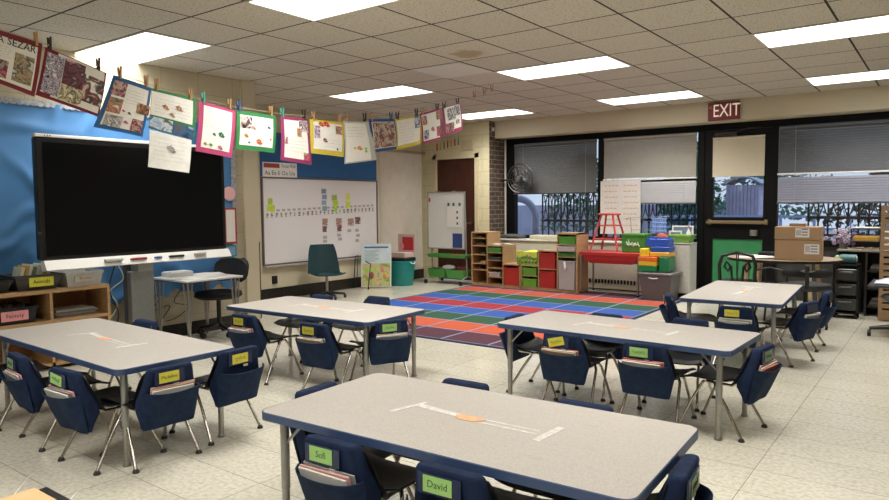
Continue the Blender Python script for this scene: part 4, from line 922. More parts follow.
chair(-.35, -2.64, 4, T3+', near side, left one with yellow card', 'y', None, ('tan', 'pink', 'white'))
chair(.35, -2.60, 4, T3+', near side, right one with yellow card', 'y', None, ('grey', 'white', 'tan'))
chair(.50, -2.33, 62, T3+', right end with green card', 'g', None, ('tan', 'white', 'grey'))
chair(-.16, -1.84, 182, T3+', far side, right one', 'y', None, ())
chair(-.66, -2.03, 180, T3+', far side, left one', 'y', None, ())
chair(1.55, -1.80, -88, T4+', left end', 'y', None, ())
chair(1.89, -1.99, 2, T4+', near side, tilted yellow card', 'y', None, ('salmon', 'white', 'tan'), tilt=-.25)
chair(2.41, -1.99, 1, T4+', near side, straight green card', 'g', None, ('salmon', 'pink', 'white'))
chair(2.74, -1.89, 82, T4+', right end, open pocket', 'd', None, ('pink', 'white', 'salmon'))
chair(2.38, -1.50, 180, T4+', far side, right one', 'g', None, ())
chair(1.82, -1.62, 178, T4+', far side, left one', 'y', None, ())
chair(2.48, -.29, 3, T5+', near end with yellow card', 'y', None, ('white', 'grey', 'white'))
chair(2.68, .13, 72, T5+', right side with white paper', None, None, ('white', 'white'))
chair(2.05, .0, -70, T5+', left side, half hidden', 'y', None, ())
chair(2.70, .80, 88, T5+', right side, farther one', None, None, ())

# wooden desk corner at the bottom left
t = thing('wooden_desk', 'light wooden desk corner with black edge at the bottom left of the picture', 'desk', (2.1, -5.35, 0))
MB().box(1.73, 2.5, -5.75, -5.125, .49, .512).build('desktop', woodmat('pale_desk_wood', '#c9a676', '#d5b486', (2, 2, 8), .45), t)
MB().box(1.75, 2.5, -5.125, -5.10, .488, .513, .003).build('black_edge', M_BLACK, t)
for sx, sy in ((1.78, -5.2), (2.45, -5.2), (1.78, -5.7), (2.45, -5.7)): MB().cyl((sx, sy, .001), (sx, sy, .49), .016, n=10).build('leg', M_STEEL, t)

# thin pale streaks laid on the floor
M_STREAK = mat('floor_streak', '#e6e4da', .4, var=.05)
for k, (x0_, y0_, x1_, y1_, l) in enumerate([(-.12, -4.62, .16, -4.78, 'pale streak on the floor at the left, before the near chairs'), (.22, -4.55, .62, -4.86, 'longest pale streak on the floor before the near left chairs'), (.60, -4.50, .76, -4.66, 'short pale streak on the floor before the corner table leg')]):
    d = Vector((x1_-x0_, y1_-y0_)).normalized(); nn = Vector((-d.y, d.x))*.0035
    mb = MB(); mb.prism([(x0_-nn.x*.3, y0_-nn.y*.3), ((x0_+x1_)/2+nn.x, (y0_+y1_)/2+nn.y), (x1_, y1_), ((x0_+x1_)/2-nn.x, (y0_+y1_)/2-nn.y)], .0003, .0008)
    solo('floor_streak', mb, M_STREAK, l, 'floor mark', None, (x0_, y0_, 0))

# ------------------------------------------------------------------ stepped cubby units
CY0, CY1 = 2.95, 3.33; CB = .0095
def cubby(label, cols):
    X0, X1 = cols[0][0], cols[-1][1]
    t = thing('cubby_unit', label, 'cubby', ((X0+X1)/2, (CY0+CY1)/2, CB))
    MB().box(X0, X1, CY0+.01, CY1, CB, .05).build('base', M_WOOD, t)
    for x0, x1, h, shelves in cols:
        MB().box(x0+.018, x1-.0, CY0, CY1, h-.02, h).build('top_panel', M_WOOD, t)
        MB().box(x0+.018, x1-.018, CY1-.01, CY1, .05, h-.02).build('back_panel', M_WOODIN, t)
        for z in shelves: MB().box(x0+.018, x1-.018, CY0+.004, CY1-.012, z-.007, z+.007).build('shelf_board', M_WOOD, t)
    xs = [c[0] for c in cols]+[X1]; hs = [c[2] for c in cols]
    for i, x in enumerate(xs):
        h = max(hs[max(0, i-1)], hs[min(len(hs)-1, i)]); 
        a = x if i < len(xs)-1 else x-.018
        MB().box(a, a+.018, CY0, CY1, .05, h).build('upright', M_WOOD, t)
cubby('stepped wooden cubby unit with tall side left, next to the brown door', [(-2.32, -2.03, .86, (.26, .36, .5, .64, .76)), (-2.03, -1.74, .66, (.16, .30, .42, .54)), (-1.74, -1.43, .38, ())])
cubby('stepped wooden cubby unit with tall side right, beside the red table', [(-1.42, -1.12, .38, (.215,)), (-1.12, -.81, .61, (.33,)), (-.81, -.49, .87, (.52, .60, .70))])
def tray(label, x0, x1, z0, h, col, name='storage_bin', y0=CY0-.005, d=.30):
    t = thing(name, label, 'bin', ((x0+x1)/2, y0+d/2, z0)); m = mat('tub_'+col, col, .4)
    mb = MB(); i = .012
    mb.loft([[(x0+i, y0+i, z0+.0005), (x1-i, y0+i, z0+.0005), (x1-i, y0+d-i, z0+.0005), (x0+i, y0+d-i, z0+.0005)], [(x0+.004, y0+.004, z0+h-.012), (x1-.004, y0+.004, z0+h-.012), (x1-.004, y0+d, z0+h-.012), (x0+.004, y0+d, z0+h-.012)],
             [(x0, y0-.006, z0+h-.012), (x1, y0-.006, z0+h-.012), (x1, y0+d, z0+h-.012), (x0, y0+d, z0+h-.012)], [(x0, y0-.006, z0+h), (x1, y0-.006, z0+h), (x1, y0+d, z0+h), (x0, y0+d, z0+h)],
             [(x0+.01, y0+.006, z0+h), (x1-.01, y0+.006, z0+h), (x1-.01, y0+d-.01, z0+h), (x0+.01, y0+d-.01, z0+h)], [(x0+.02, y0+.02, z0+.01), (x1-.02, y0+.02, z0+.01), (x1-.02, y0+d-.02, z0+.01), (x0+.02, y0+d-.02, z0+.01)]], True, False)
    mb.build('tub', m, t); return t
tray('green tray near the top of the second column of the left cubby unit', -2.005, -1.765, .5475, .07, '#4f9a3f')
tray('white tray at the bottom of the second column of the left cubby unit', -2.00, -1.79, .1675, .07, '#bfbdb4')
tray('dark tray in the second column of the left cubby unit', -2.005, -1.765, .4275, .05, '#3f4a42')
tray('red bin at the low right end of the left cubby unit', -1.715, -1.455, .0505, .27, '#b3332b')
tray('green tray, upper one at the low end of the right cubby unit', -1.395, -1.145, .2225, .11, '#63a83a')
tray('green tray, lower one at the low end of the right cubby unit', -1.395, -1.145, .0505, .12, '#6cb33c')
tray('red bin, upper one in the middle column of the right cubby unit', -1.095, -.835, .3375, .23, '#b02f2a')
tray('red bin, lower one in the middle column of the right cubby unit', -1.095, -.835, .0505, .25, '#b02f2a')
tray('green tray in the top opening of the tall right cubby', -.785, -.515, .7075, .11, '#5aa23c')
tray('white tray sticking out of the tall right cubby', -.785, -.515, .6075, .07, '#cfcdc6', y0=2.91)
tray('green tray below the white one in the tall right cubby', -.785, -.515, .5275, .05, '#4a8a38')
tray('tall pale grey bin with tied bag in the tall right cubby', -.78, -.52, .0505, .42, '#a9a8a4', y0=2.925)
mb = MB(); mb.tube([(-.67, 2.912, .46), (-.655, 2.905, .38), (-.66, 2.905, .33)], [.012, .02, .006], 8); solo('tied_bag', mb, M_WHITE, 'white knotted bag end hanging over the grey bin', 'bag', None, (-.66, 2.91, .33))
for k, (x, z, w, c) in enumerate([(-2.22, .768, .14, '#8a7a6a'), (-2.20, .648, .16, '#6a5a4c'), (-2.15, .508, .10, '#4d6a4a'), (-2.15, .368, .12, '#c9b48c'), (-2.24, .268, .1, '#6a4a34')]):
    mb = MB(); mb.box(x-w/2, x+w/2, 3.02, 3.2, z, z+.016, .003); mb.box(x-w/2+.02, x+w/2-.01, 3.03, 3.18, z+.016, z+.03, .003)
    solo('paper_stack', mb, mat('stack_'+c, c, .7), 'small stack of papers in the %s opening of the tall left cubby' % ['top', 'second', 'third', 'fourth', 'lower'][k], 'papers', None, (x, 3.1, z))
# lime crate, white cloth, dark cushion
t = thing('lime_crate', 'lime plastic crate with cloth hanging over its rim on the low cubby', 'crate', (-1.28, 3.12, .381))
mb = MB(); x0, x1, y0, y1 = -1.50, -1.135, 2.98, 3.27
for z0_, z1_, e in ((.381, .40, 0), (.45, .47, .006), (.53, .56, .012)): mb.loft([[(x0-e, y0-e, z0_), (x1+e, y0-e, z0_), (x1+e, y1+e, z0_), (x0-e, y1+e, z0_)], [(x0-e, y0-e, z1_), (x1+e, y0-e, z1_), (x1+e, y1+e, z1_), (x0-e, y1+e, z1_)]], True, False)
for k in range(7):
    x = x0+.01+(x1-x0-.02)*k/6; mb.box(x-.012, x+.012, y0-.002, y0+.006, .39, .55); mb.box(x-.012, x+.012, y1-.006, y1+.002, .39, .55)
for k in range(5):
    y = y0+.01+(y1-y0-.02)*k/4; mb.box(x0-.002, x0+.006, y-.012, y+.012, .39, .55); mb.box(x1-.006, x1+.002, y-.012, y+.012, .39, .55)
mb.build('crate_body', mat('crate_green', '#86b93a', .45), t)
mb = MB(); mb.slab(14, 6, lambda u, v: (x0+.0+(x1-x0)*u, y0-.022+.01*math.sin(12*u), .575-.07*v*(1+.3*math.sin(9*u))), .004); mb.slab(14, 6, lambda u, v: (x0+(x1-x0)*u, y0-.02+.28*v, .575+.012*math.sin(7*u+5*v)), .004)
mb.build('cloth', mat('lime_cloth', '#c4cf4f', .8, bump=.3), t)
mb = MB(); mb.slab(14, 8, lambda u, v: (-2.0+.55*u, 3.36+.22*v, .80+.035*math.sin(PI*u)*math.sin(PI*v)), .05)
def cushion(label, cx, cy_, cz_, rx, ry, rz_, col):
    mb = MB(); mb.sphere((cx, cy_, cz_), 1, 20, 10, (rx, ry, rz_)); solo('cushion', mb, mat('cushion_'+col, col, .8, bump=.2), label, 'cushion', None, (cx, cy_, cz_-rz_))
cushion('flat dark grey cushion on the heater cabinet behind the left cubby', -2.02, 3.72, .765, .25, .11, .038, '#4a4947')
solo('paper_pile', MB().box(-1.65, -1.0, 3.62, 3.88, .7255, .79, .01), mat('pile_cream', '#c2bca2', .8), 'long pale pile of paper on the heater cabinet behind the lime crate', 'papers', None, (-1.3, 3.75, .7255))
MBx = MB(); MBx.slab(10, 6, lambda u, v: (-2.0+.24*u, 3.0+.3*v, .665+.01*math.sin(8*u+3*v)), .006); solo('folded_cloth', MBx, mat('cloth_grey', '#a6a09a', .9), 'pale cloth lying on the second step of the left cubby unit', 'cloth', None, (-1.88, 3.1, .665))

# ------------------------------------------------------------------ red sensory table, stool, boxes, bricks
t = thing('sensory_table', 'red tub table on metal legs by the windows under the red stool', 'table', (-.02, 3.2, CB))
M_REDP = mat('red_plastic', '#b5302b', .38)
x0, x1, y0, y1 = -.465, .43, 2.96, 3.44
mb = MB()
def rg(x0, x1, y0, y1, z): return [(x0, y0, z), (x1, y0, z), (x1, y1, z), (x0, y1, z)]
mb.loft([rg(x0+.14, x1-.14, y0+.06, y1-.06, .45), rg(x0+.07, x1-.07, y0+.03, y1-.03, .50), rg(x0+.05, x1-.05, y0+.02, y1-.02, .565), rg(x0, x1, y0, y1, .565), rg(x0, x1, y0, y1, .60)], True, False)
mb.build('tub', M_REDP, t)
MB().box(x0+.005, x1-.005, y0+.005, y1-.005, .60, .612, .004).build('lid', mat('red_lid', '#bd3c34', .4), t)
for sx in (x0+.02, x1-.03):
    for sy in (y0+.02, y1-.03): 
        l = MB().cyl((sx, sy, CB+.03), (sx, sy, .565), .014, n=10).build('leg', M_STEEL, t)
        MB().cyl((sx-.01, sy, CB+.017), (sx+.01, sy, CB+.017), .016, n=12).build('caster', M_RUBBER, l)
t = thing('wooden_stool', 'red painted wooden stool standing on the red tub table', 'stool', (-.10, 3.2, .612))
M_STOOL = mat('stool_red', '#bb453d', .5)
cx, cy_ = -.11, 3.2
mb = MB(); mb.lathe([(.12, 0), (.155, .004), (.16, .018), (.15, .03), (.01, .032)], 24, (cx, cy_, 1.125)); mb.build('seat', M_STOOL, t)
for a in (PI/4, 3*PI/4, 5*PI/4, 7*PI/4):
    mb = MB(); mb.tube([(cx+.285*math.cos(a), cy_+.285*math.sin(a), .625), (cx+.12*math.cos(a), cy_+.12*math.sin(a), 1.13)], [.016, .015], 8); mb.build('leg', M_STOOL, t)
for z, off_ in ((.79, 0), (.98, .0)):
    r = .12+.165*(1.13-z)/.505
    for k in range(4):
        a, b = PI/4+PI/2*k, PI/4+PI/2*(k+1); mb = MB(); mb.cyl((cx+r*math.cos(a), cy_+r*math.sin(a), z), (cx+r*math.cos(b), cy_+r*math.sin(b), z), .009, n=8); mb.build('rung', M_STOOL, t)
t = thing('green_box', 'green box with white scribbled lettering on the red table', 'box', (.27, 3.33, .6125))
MB().box(.105, .44, 3.12, 3.36, .6125, .855, .006).build('body', mat('box_green', '#3f7f2b', .6, var=.12, scale=8), t)
MB().box(.10, .445, 3.112, 3.368, .845, .872, .004).build('lid', mat('box_lid', '#4a8f34', .6), t)
mb = MB(); mb.tube([(.17+.012*i, 3.117, .73+.028*math.sin(i*1.9)+.01*math.cos(i)) for i in range(17)], .005, 6); mb.tube([(.18+.02*i, 3.117, .72+.018*math.sin(i*2.7)) for i in range(9)], .006, 6)
mb.tube([(.20, 3.117, .74), (.21, 3.117, .795), (.215, 3.117, .73)], .004, 6); mb.build('lettering', mat('scribble_white', '#dfe6d8', .7), t)
# toy bricks
def brick(label, x0, x1, y0, y1, z0, h, col, n):
    t = thing('toy_brick', label, 'toy brick', ((x0+x1)/2, (y0+y1)/2, z0), 0, 'large stacking bricks'); m = mat('brick_'+col, col, .35)
    MB().box(x0, x1, y0, y1, z0+.0005, z0+h, .005).build('body', m, t)
    for i in range(n):
        for j in range(2): MB().cyl((x0+(x1-x0)*(i+.5)/n, y0+(y1-y0)*(j+.5)/2, z0+h-.001), (x0+(x1-x0)*(i+.5)/n, y0+(y1-y0)*(j+.5)/2, z0+h+.018), .022, n=14).build('stud', m, t)
zb = .385; W0, W1 = .45, .70; by0, by1 = 2.88, 3.08
brick('green toy brick, lowest of the front stack on the grey tub', .44, .68, by0, by1, zb, .075, '#1f7a45', 0)
brick('yellow toy brick above the green one in the front stack', .44, .68, by0, by1, zb+.077, .055, '#e3b52c', 0)
brick('orange toy brick, top of the front stack', .44, .68, by0, by1, zb+.134, .06, '#dd6a2a', 0)
brick('tall green toy brick behind the front stack, to its right', .70, .83, by0+.05, by1+.1, zb, .19, '#1f7448', 0)
brick('yellow toy brick under the large blue ones', .57, .83, by0+.06, by1+.1, zb+.200, .055, '#dca93a', 0)
brick('small yellow toy brick left of the blue one', .44, .56, by0+.04, by1+.06, zb+.200, .10, '#ecc83a', 0)
brick('blue toy brick right of the small yellow one', .58, .83, by0+.08, by1+.1, zb+.257, .07, '#2a4f9e', 0)
brick('large blue toy brick with studs, top of the pile', .50, .80, by0+.10, by1+.14, zb+.330, .10, '#2d50b0', 4)
# grey lidded tub
t = thing('grey_tub', 'grey lidded plastic tub on the floor under the toy bricks', 'tub', (.62, 3.02, CB))
x0, x1, y0, y1 = .45, .90, 2.84, 3.26
MBq = MB(); MBq.loft([rg(x0+.05, x1-.04, y0+.04, y1-.04, CB), rg(x0+.01, x1-.01, y0+.01, y1-.01, .34)], True, False); MBq.build('tub', mat('tub_grey', '#5f5c5a', .45), t)
MB().box(x0-.01, x1+.01, y0-.01, y1+.01, .34, .372, .008).build('lid', mat('tub_lid', '#6c6866', .4), t)
MB().tube([(.60, y0-.003, .305), (.66, y0-.018, .30), (.72, y0-.003, .305)], .008, 6).build('handle', mat('tub_handle', '#c9c5c0', .4), t)
# white cabinet and lime bin
t = thing('white_cabinet', 'white two door cabinet beside the exit door', 'cabinet', (.76, 3.55, CB))
x0, x1, y0, y1 = .62, 1.0, 3.28, 3.57
M_CAB = mat('cabinet_white', '#bdb9af', .45)
MB().box(x0, x1, y0, y1, .07, .74, .004).build('body', M_CAB, t); MB().box(x0+.02, x1-.02, y0+.02, y1-.01, CB, .07).build('plinth', M_BLACK, t)
MB().box(x0+.004, x0+.188, y0-.014, y0, .08, .73, .003).build('door', M_CAB, t); MB().box(x0+.192, x1-.004, y0-.014, y0, .08, .73, .003).build('door', M_CAB, t)
MB().box(x0-.004, x1+.004, y0-.018, y1, .74, .752, .003).build('top', M_CAB, t)
bin_('lime green basket on top of the white cabinet', .70, .99, 3.30, 3.54, .7525, .11, '#7fae4a', name='basket', tp=.03)
t = thing('spray_bottle', 'small white bottle with pink cap in the lime basket', 'bottle', (.93, 3.42, .765))
mb = MB(); mb.lathe([(.03, 0), (.032, .02), (.03, .12), (.012, .16), (.01, .18)], 14, (.93, 3.42, .765)); mb.build('body', M_WHITE, t)
mb = MB(); mb.lathe([(.012, 0), (.014, .03), (.005, .045)], 10, (.93, 3.42, .944)); mb.build('cap', mat('cap_pink', '#c98a8a', .5), t)
# wire rack with blue bag, frames, ball
t = thing('wire_rack', 'thin wire drying rack behind the green box on the heater cabinet', 'rack', (.3, 3.7, .7255))
mb = MB()
for z in (.80, .90, 1.08): mb.tube([(.02, 3.7, z), (.55, 3.7, z+.02)], .004, 6)
for x in (.03, .22, .40, .54): mb.tube([(x, 3.7, .727), (x-.02, 3.68, 1.09)], .0045, 6)
mb.tube([(.02, 3.68, 1.08), (-.02, 3.55, 1.07), (.02, 3.55, 1.07)], .005, 6); mb.build('frame', mat('rack_wire', '#8f8f8c', .35, .8), t)
mb = MB()
for i in range(6): mb.box(.34+.035*i, .365+.035*i, 3.655, 3.675, .86, 1.08, .004)
for z in (.88, .94, 1.0, 1.06): mb.box(.33, .55, 3.652, 3.678, z, z+.02, .004)
solo('blue_basket', mb, mat('basket_blue', '#7f9bd6', .5), 'pale blue mesh basket leaning on the wire rack', 'basket', None, (.44, 3.66, .86))
mb = MB(); mb.sphere((.50, 3.63, .80), .072, 18, 10, (1.2, .6, .95)); solo('orange_ball', mb, mat('ball_orange', '#b95a34', .6, bump=.2), 'orange brown ball below the blue basket, behind the blue toy brick', 'ball', None, (.50, 3.63, .73))
def frame_(label, x0, x1, z0, z1, y):
    t = thing('picture_frame', label, 'picture frame', ((x0+x1)/2, y, z0)); mb = MB(); w = .022
    mb.box(x0, x1, y, y+.015, z0, z0+w); mb.box(x0, x1, y, y+.015, z1-w, z1); mb.box(x0, x0+w, y, y+.015, z0+w, z1-w); mb.box(x1-w, x1, y, y+.015, z0+w, z1-w); mb.build('frame', M_WHITE, t)
    MB().box(x0+w, x1-w, y+.006, y+.010, z0+w, z1-w).build('picture', mat('frame_blue', '#6f8196', .4), t)
frame_('white picture frame, larger one leaning at the window behind the white cabinet', .58, .88, .7255, .97, 3.80)
frame_('white picture frame, smaller one before the larger frame at the window', .56, .74, .7255, .90, 3.74)
# chart paper on middle window
t = thing('chart_paper', 'white chart sheet with orange writing hanging in the middle window', 'chart', (-.21, 3.84, .83))
MB().box(-.53, .10, 3.836, 3.839, .83, 1.63).build('sheet', mat('chart_sheet', '#cfcac4', .8), t)
mb = MB(); rd = random.Random(5)
for col0 in (-.46, -.16):
    for r in range(8):
        x = col0
        while x < col0+.2: 
            w = rd.uniform(.02, .05); mb.box(x, x+w, 3.8345, 3.836, 1.55-.085*r, 1.558-.085*r+.006); x += w+.015
mb.build('handwriting', mat('chart_ink', '#c7a07c', .8), t)
# wall fan
t = thing('round_fan', 'dark round wall fan in front of the left window blind', 'fan', (-2.0, 3.72, 1.70))
fx, fz, fy = -1.87, 1.71, 3.72; M_FAN = mat('fan_metal', '#4b4a48', .35, .7)
mb = MB()
for r in (.235, .18, .12, .06):
    for yy in ((fy-.07)+.05*(r/.235)**2, ): mb.tube([(fx+r*math.cos(2*PI*k/24), yy, fz+r*math.sin(2*PI*k/24)) for k in range(25)], .0045 if r < .2 else .009, 6)
for k in range(28):
    a = 2*PI*k/28; mb.tube([(fx+.03*math.cos(a), fy-.07, fz+.03*math.sin(a)), (fx+.15*math.cos(a), fy-.05, fz+.15*math.sin(a)), (fx+.235*math.cos(a), fy-.02, fz+.235*math.sin(a))], .0022, 4)
mb.build('cage', M_FAN, t)
for k in range(3):
    a = 2*PI*k/3; mb = MB()
    mb.slab(5, 5, lambda u, v: (fx+(.03+.17*v)*math.cos(a+(u-.5)*.9*(1-.2*v)), fy-.02+.03*(u-.5), fz+(.03+.17*v)*math.sin(a+(u-.5)*.9*(1-.2*v))), .003); mb.build('blade', mat('fan_blade', '#5b5a57', .3, .5), t)
mb = MB(); mb.cyl((fx, fy-.075, fz), (fx, fy+.06, fz), .04, .05); mb.cyl((fx, fy-.08, fz), (fx, fy-.075, fz), .025); mb.build('motor', mat('fan_hub', '#8a8883', .3, .7), t)
mb = MB(); mb.tube([(fx, fy+.05, fz), (fx-.15, fy+.10, fz-.02), (-2.27, fy+.06, fz-.02)], .016, 8); mb.build('bracket', M_BLACK, t)
# conduit and box in front of bricks
mb = MB(); mb.tube([(-2.255, 3.88, .726), (-2.255, 3.88, 2.36)], .016, 10); solo('conduit', mb, mat('conduit_white', '#c9c6bc', .4), 'white vertical pipe in front of the brown bricks left of the windows', 'pipe', None, (-2.255, 3.88, .726))
solo('junction_box', MB().box(-2.284, -2.26, 3.50, 3.55, 2.49, 2.54), M_WHITE, 'tiny white box on the bricks above the window corner', 'box', None, (-2.27, 3.52, 2.49))

# ------------------------------------------------------------------ easel cart, teal bin, poster board, teal chair
t = thing('easel_cart', 'rolling whiteboard easel with green trays in front of the brown door', 'easel', (-2.79, 2.95, 0))
M_ALU = mat('easel_alu', '#b0aea8', .35, .7)
MB().box(-3.14, -2.42, 2.90, 2.915, .585, 1.49).build('board', mat('easel_white', '#dedfd8', .3, var=.01), t)
mb = MB(); mb.box(-3.15, -2.41, 2.892, 2.92, 1.485, 1.50); mb.box(-3.15, -2.41, 2.892, 2.92, .575, .59); mb.box(-3.155, -3.14, 2.892, 2.92, .575, 1.50); mb.box(-2.42, -2.405, 2.892, 2.92, .575, 1.50); mb.build('board_frame', M_ALU, t)
for sx in (-3.13, -2.43):
    mb = MB(); mb.tube([(sx, 2.93, 1.48), (sx, 2.98, .30), (sx, 3.0, .12)], .012, 8); mb.tube([(sx, 3.0, .14), (sx, 2.80, .07)], .012, 8); mb.tube([(sx, 3.0, .14), (sx, 3.25, .06)], .012, 8); l = mb.build('leg', M_ALU, t)
    for yy in (2.80, 3.25): MB().cyl((sx-.012, yy, .036), (sx+.012, yy, .036), .035, n=14).build('caster', M_RUBBER, l)
def ctray(x0, x1, z0, h, nm):
    mb = MB(); y0, y1 = 2.88, 3.14
    mb.loft([rg(x0+.02, x1-.02, y0+.02, y1-.02, z0), rg(x0, x1, y0, y1, z0+h), rg(x0+.008, x1-.008, y0+.008, y1-.008, z0+h), rg(x0+.03, x1-.03, y0+.03, y1-.03, z0+.01)], True, False); mb.build(nm, mat('tray_green', '#4f9444', .4), t)
ctray(-3.17, -2.40, .43, .05, 'upper_tray'); ctray(-3.15, -2.80, .10, .14, 'lower_tray'); ctray(-2.78, -2.43, .10, .14, 'lower_tray')
mb = MB(); mb.box(-3.13, -2.43, 3.0, 3.02, .24, .26); mb.build('crossbar', M_ALU, t)
MB().cyl((-2.98, 2.905, 1.50), (-2.90, 2.905, 1.50), .012, n=8).build('clip', M_STEEL, t); MB().cyl((-2.66, 2.905, 1.50), (-2.58, 2.905, 1.50), .012, n=8).build('clip', M_STEEL, t)
solo('pinned_paper', MB().box(-2.75, -2.46, 2.886, 2.889, .93, 1.26), M_PAPER, 'white sheet with dark figures on the right of the easel board', 'paper', None, (-2.6, 2.888, .93))
for k in range(3): solo('figure_sticker', MB().box(-2.56, -2.53, 2.883, 2.8855, 1.15-.09*k, 1.19-.09*k, .001), mat('sticker_dark', '#3a4a3c', .6), ['upper', 'middle', 'lower'][k]+' dark figure sticker on the sheet of the easel', 'sticker', None, (-2.54, 2.884, 1.15-.09*k))
for k, x in enumerate((-2.72, -2.62, -2.50)): solo('figure_sticker', MB().box(x-.02, x+.02, 2.887, 2.8915, 1.27, 1.32, .001), mat('sticker_green', '#4a5a44', .6), ['left', 'middle', 'right'][k]+' green sticker above the sheet on the easel', 'sticker', None, (x, 2.888, 1.27))
solo('navy_booklet', MB().box(-2.64, -2.455, 2.884, 2.889, .60, .83), mat('booklet_navy', '#263a78', .6), 'navy booklet standing at the lower right of the easel board', 'booklet', None, (-2.55, 2.886, .6))
solo('red_tag', MB().box(-3.12, -3.09, 2.887, 2.8895, 1.34, 1.40), M_RED, 'small red tag in the upper left corner of the easel board', 'tag', None, (-3.1, 2.888, 1.34))
mb = MB(); mb.sphere((-2.8, 3.0, .262), 1, 12, 6, (.13, .08, .045)); solo('crumpled_paper', mb, M_PAPER, 'crumpled white paper in the green easel trays', 'paper', None, (-2.8, 3.0, .22))
mb = MB(); mb.sphere((-2.55, 3.0, .255), 1, 12, 6, (.12, .07, .04)); solo('red_cloth', mb, mat('cloth_red', '#7a3434', .8), 'dark red cloth in the right green easel tray', 'cloth', None, (-2.55, 3.0, .215))
mb = MB(); mb.box(-2.7, -2.5, 2.92, 2.95, .478, .495, .004); solo('tan_ruler', mb, mat('ruler_tan', '#b98d55', .5), 'tan wooden stick on the upper green easel tray', 'ruler', None, (-2.6, 2.93, .478))
# teal bin with box
t = thing('waste_bin', 'round teal plastic bin beside the poster board', 'bin', (-3.32, 2.42, 0)); M_TEAL = mat('teal_plastic', '#12807c', .4)
mb = MB(); mb.lathe([(.175, .0), (.18, .01), (.215, .37), (.226, .37), (.226, .40), (.212, .40), (.172, .02), (.01, .02)], 28, (-3.32, 2.42, 0)); mb.build('tub', M_TEAL, t)
for sx in (-1, 1): MB().tube([(-3.32+sx*.222, 2.36, .385), (-3.32+sx*.25, 2.39, .36), (-3.32+sx*.25, 2.45, .36), (-3.32+sx*.222, 2.48, .385)], .008, 6).build('handle', M_WHITE, t)
MB().box(-3.50, -3.14, 2.27, 2.57, .4005, .45, .012).build('black_lid', mat('lid_black', '#1c1413', .5), t)
t = thing('card_box', 'open pink and red card box on top of the teal bin', 'box', (-3.33, 2.44, .4505))
MB().box(-3.48, -3.18, 2.33, 2.56, .4505, .53, .004).build('box_body', mat('card_pinkish', '#c9b0a6', .7), t)
MB().box(-3.50, -3.15, 2.54, 2.555, .53, .82, .003).build('back_flap', mat('card_flap', '#c8a9a4', .7), t)
MB().box(-3.40, -3.17, 2.534, 2.54, .56, .77).build('red_print', mat('card_red', '#b3272c', .6), t)
MB().cyl((-3.42, 2.533, .62), (-3.42, 2.530, .62), .055, n=16).build('pink_print', mat('card_pink', '#d98a92', .6), t)
# poster board, leaning
t = thing('display_board', 'colourful nature poster board standing on the floor under the whiteboard end', 'poster board', (-3.42, 1.85, 0))
def bp(u, v, o=0): return (-3.56+.36*u+.0*v, 1.72+.30*u+.05*v*.3-o*.6, .015+.68*v) if o == 0 else (-3.56+.36*u+o*.62, 1.72+.30*u+.015*v-o*.78, .015+.68*v)
MB().slab(2, 2, lambda u, v: bp(u, v), .012).build('board', mat('board_white', '#d5dad6', .7), t)
MB().slab(2, 2, lambda u, v: bp(.04+.92*u, .55+.42*v, .010), .002).build('text_area', mat('board_pale', '#cddbe0', .7, var=.1, scale=10), t)
MB().slab(2, 2, lambda u, v: bp(.04+.92*u, .02+.53*v, .010), .002).build('picture_area', collage('meadow', ['#3f6a2a', '#7fb23a', '#e0b4a4', '#a8cf5a', '#c9d9b4'], 9), t)
MB().slab(2, 2, lambda u, v: bp(.10+.8*u, .90+.035*v, .0125), .001).build('heading', mat('heading_blue', '#3f6a9a', .7), t)
mb = MB()
for k in range(6): mb.slab(1, 1, lambda u, v: bp(.12+(.35+.1*(k % 2))*u, .60+.045*k+.012*v, .0125), .001, False)
mb.build('text_lines', mat('line_teal', '#5f8a8a', .7), t)
for k, (u, v, c) in enumerate([(.7, .42, '#e0a08c'), (.35, .28, '#b85a7a'), (.78, .26, '#d9b05a')]):
    p = bp(u, v, .014); mb = MB(); mb.sphere(p, .045, 12, 8, (1, .35, 1.2)); o = mb.build('flower_print', mat('flower_'+c, c, .7), t)
mb = MB(); mb.tube([(-3.62, 1.62, .01), (-3.62, 1.66, .5), (-3.60, 1.70, .52), (-3.58, 1.64, .02)], .008, 6); mb.tube([(-3.30, 1.60, .01), (-3.30, 1.66, .40), (-3.42, 1.68, .43)], .008, 6)
solo('black_stand', mb, M_BLACK, 'black metal stand in front of the poster board', 'stand', None, (-3.46, 1.62, 0))
# teal shell chair
t = thing('shell_chair', 'teal plastic shell chair on a black star base before the whiteboard', 'chair', (-3.16, .62, 0), math.radians(-118), world=False)
M_TC = mat('teal_shell', '#10353b', .35)
MB().slab(12, 12, lambda u, v: ((u-.5)*.42, -.19+.40*v, .34+.03*(2*u-1)**4-.02*math.sin(PI*v)), .012).build('seat', M_TC, t)
MB().slab(12, 12, lambda u, v: ((u-.5)*(.46-.08*v-.05*v**6), -.19-.07*v+.06*(2*u-1)**2*(1-.4*v), .345+.40*v), .012).build('backrest', M_TC, t)
for k in range(5):
    a = 2*PI*k/5+.5; mb = MB(); mb.tube([(0, 0, .085), (.25*math.cos(a), .25*math.sin(a), .06)], [.025, .014], 8); l = mb.build('leg', M_BLACK, t)
    MB().cyl((.25*math.cos(a)-.012, .25*math.sin(a), .028), (.25*math.cos(a)+.012, .25*math.sin(a), .028), .027, n=12).build('caster', M_RUBBER, l)
MB().cyl((0, 0, .08), (0, 0, .32), .02).build('post', M_STEEL, t)
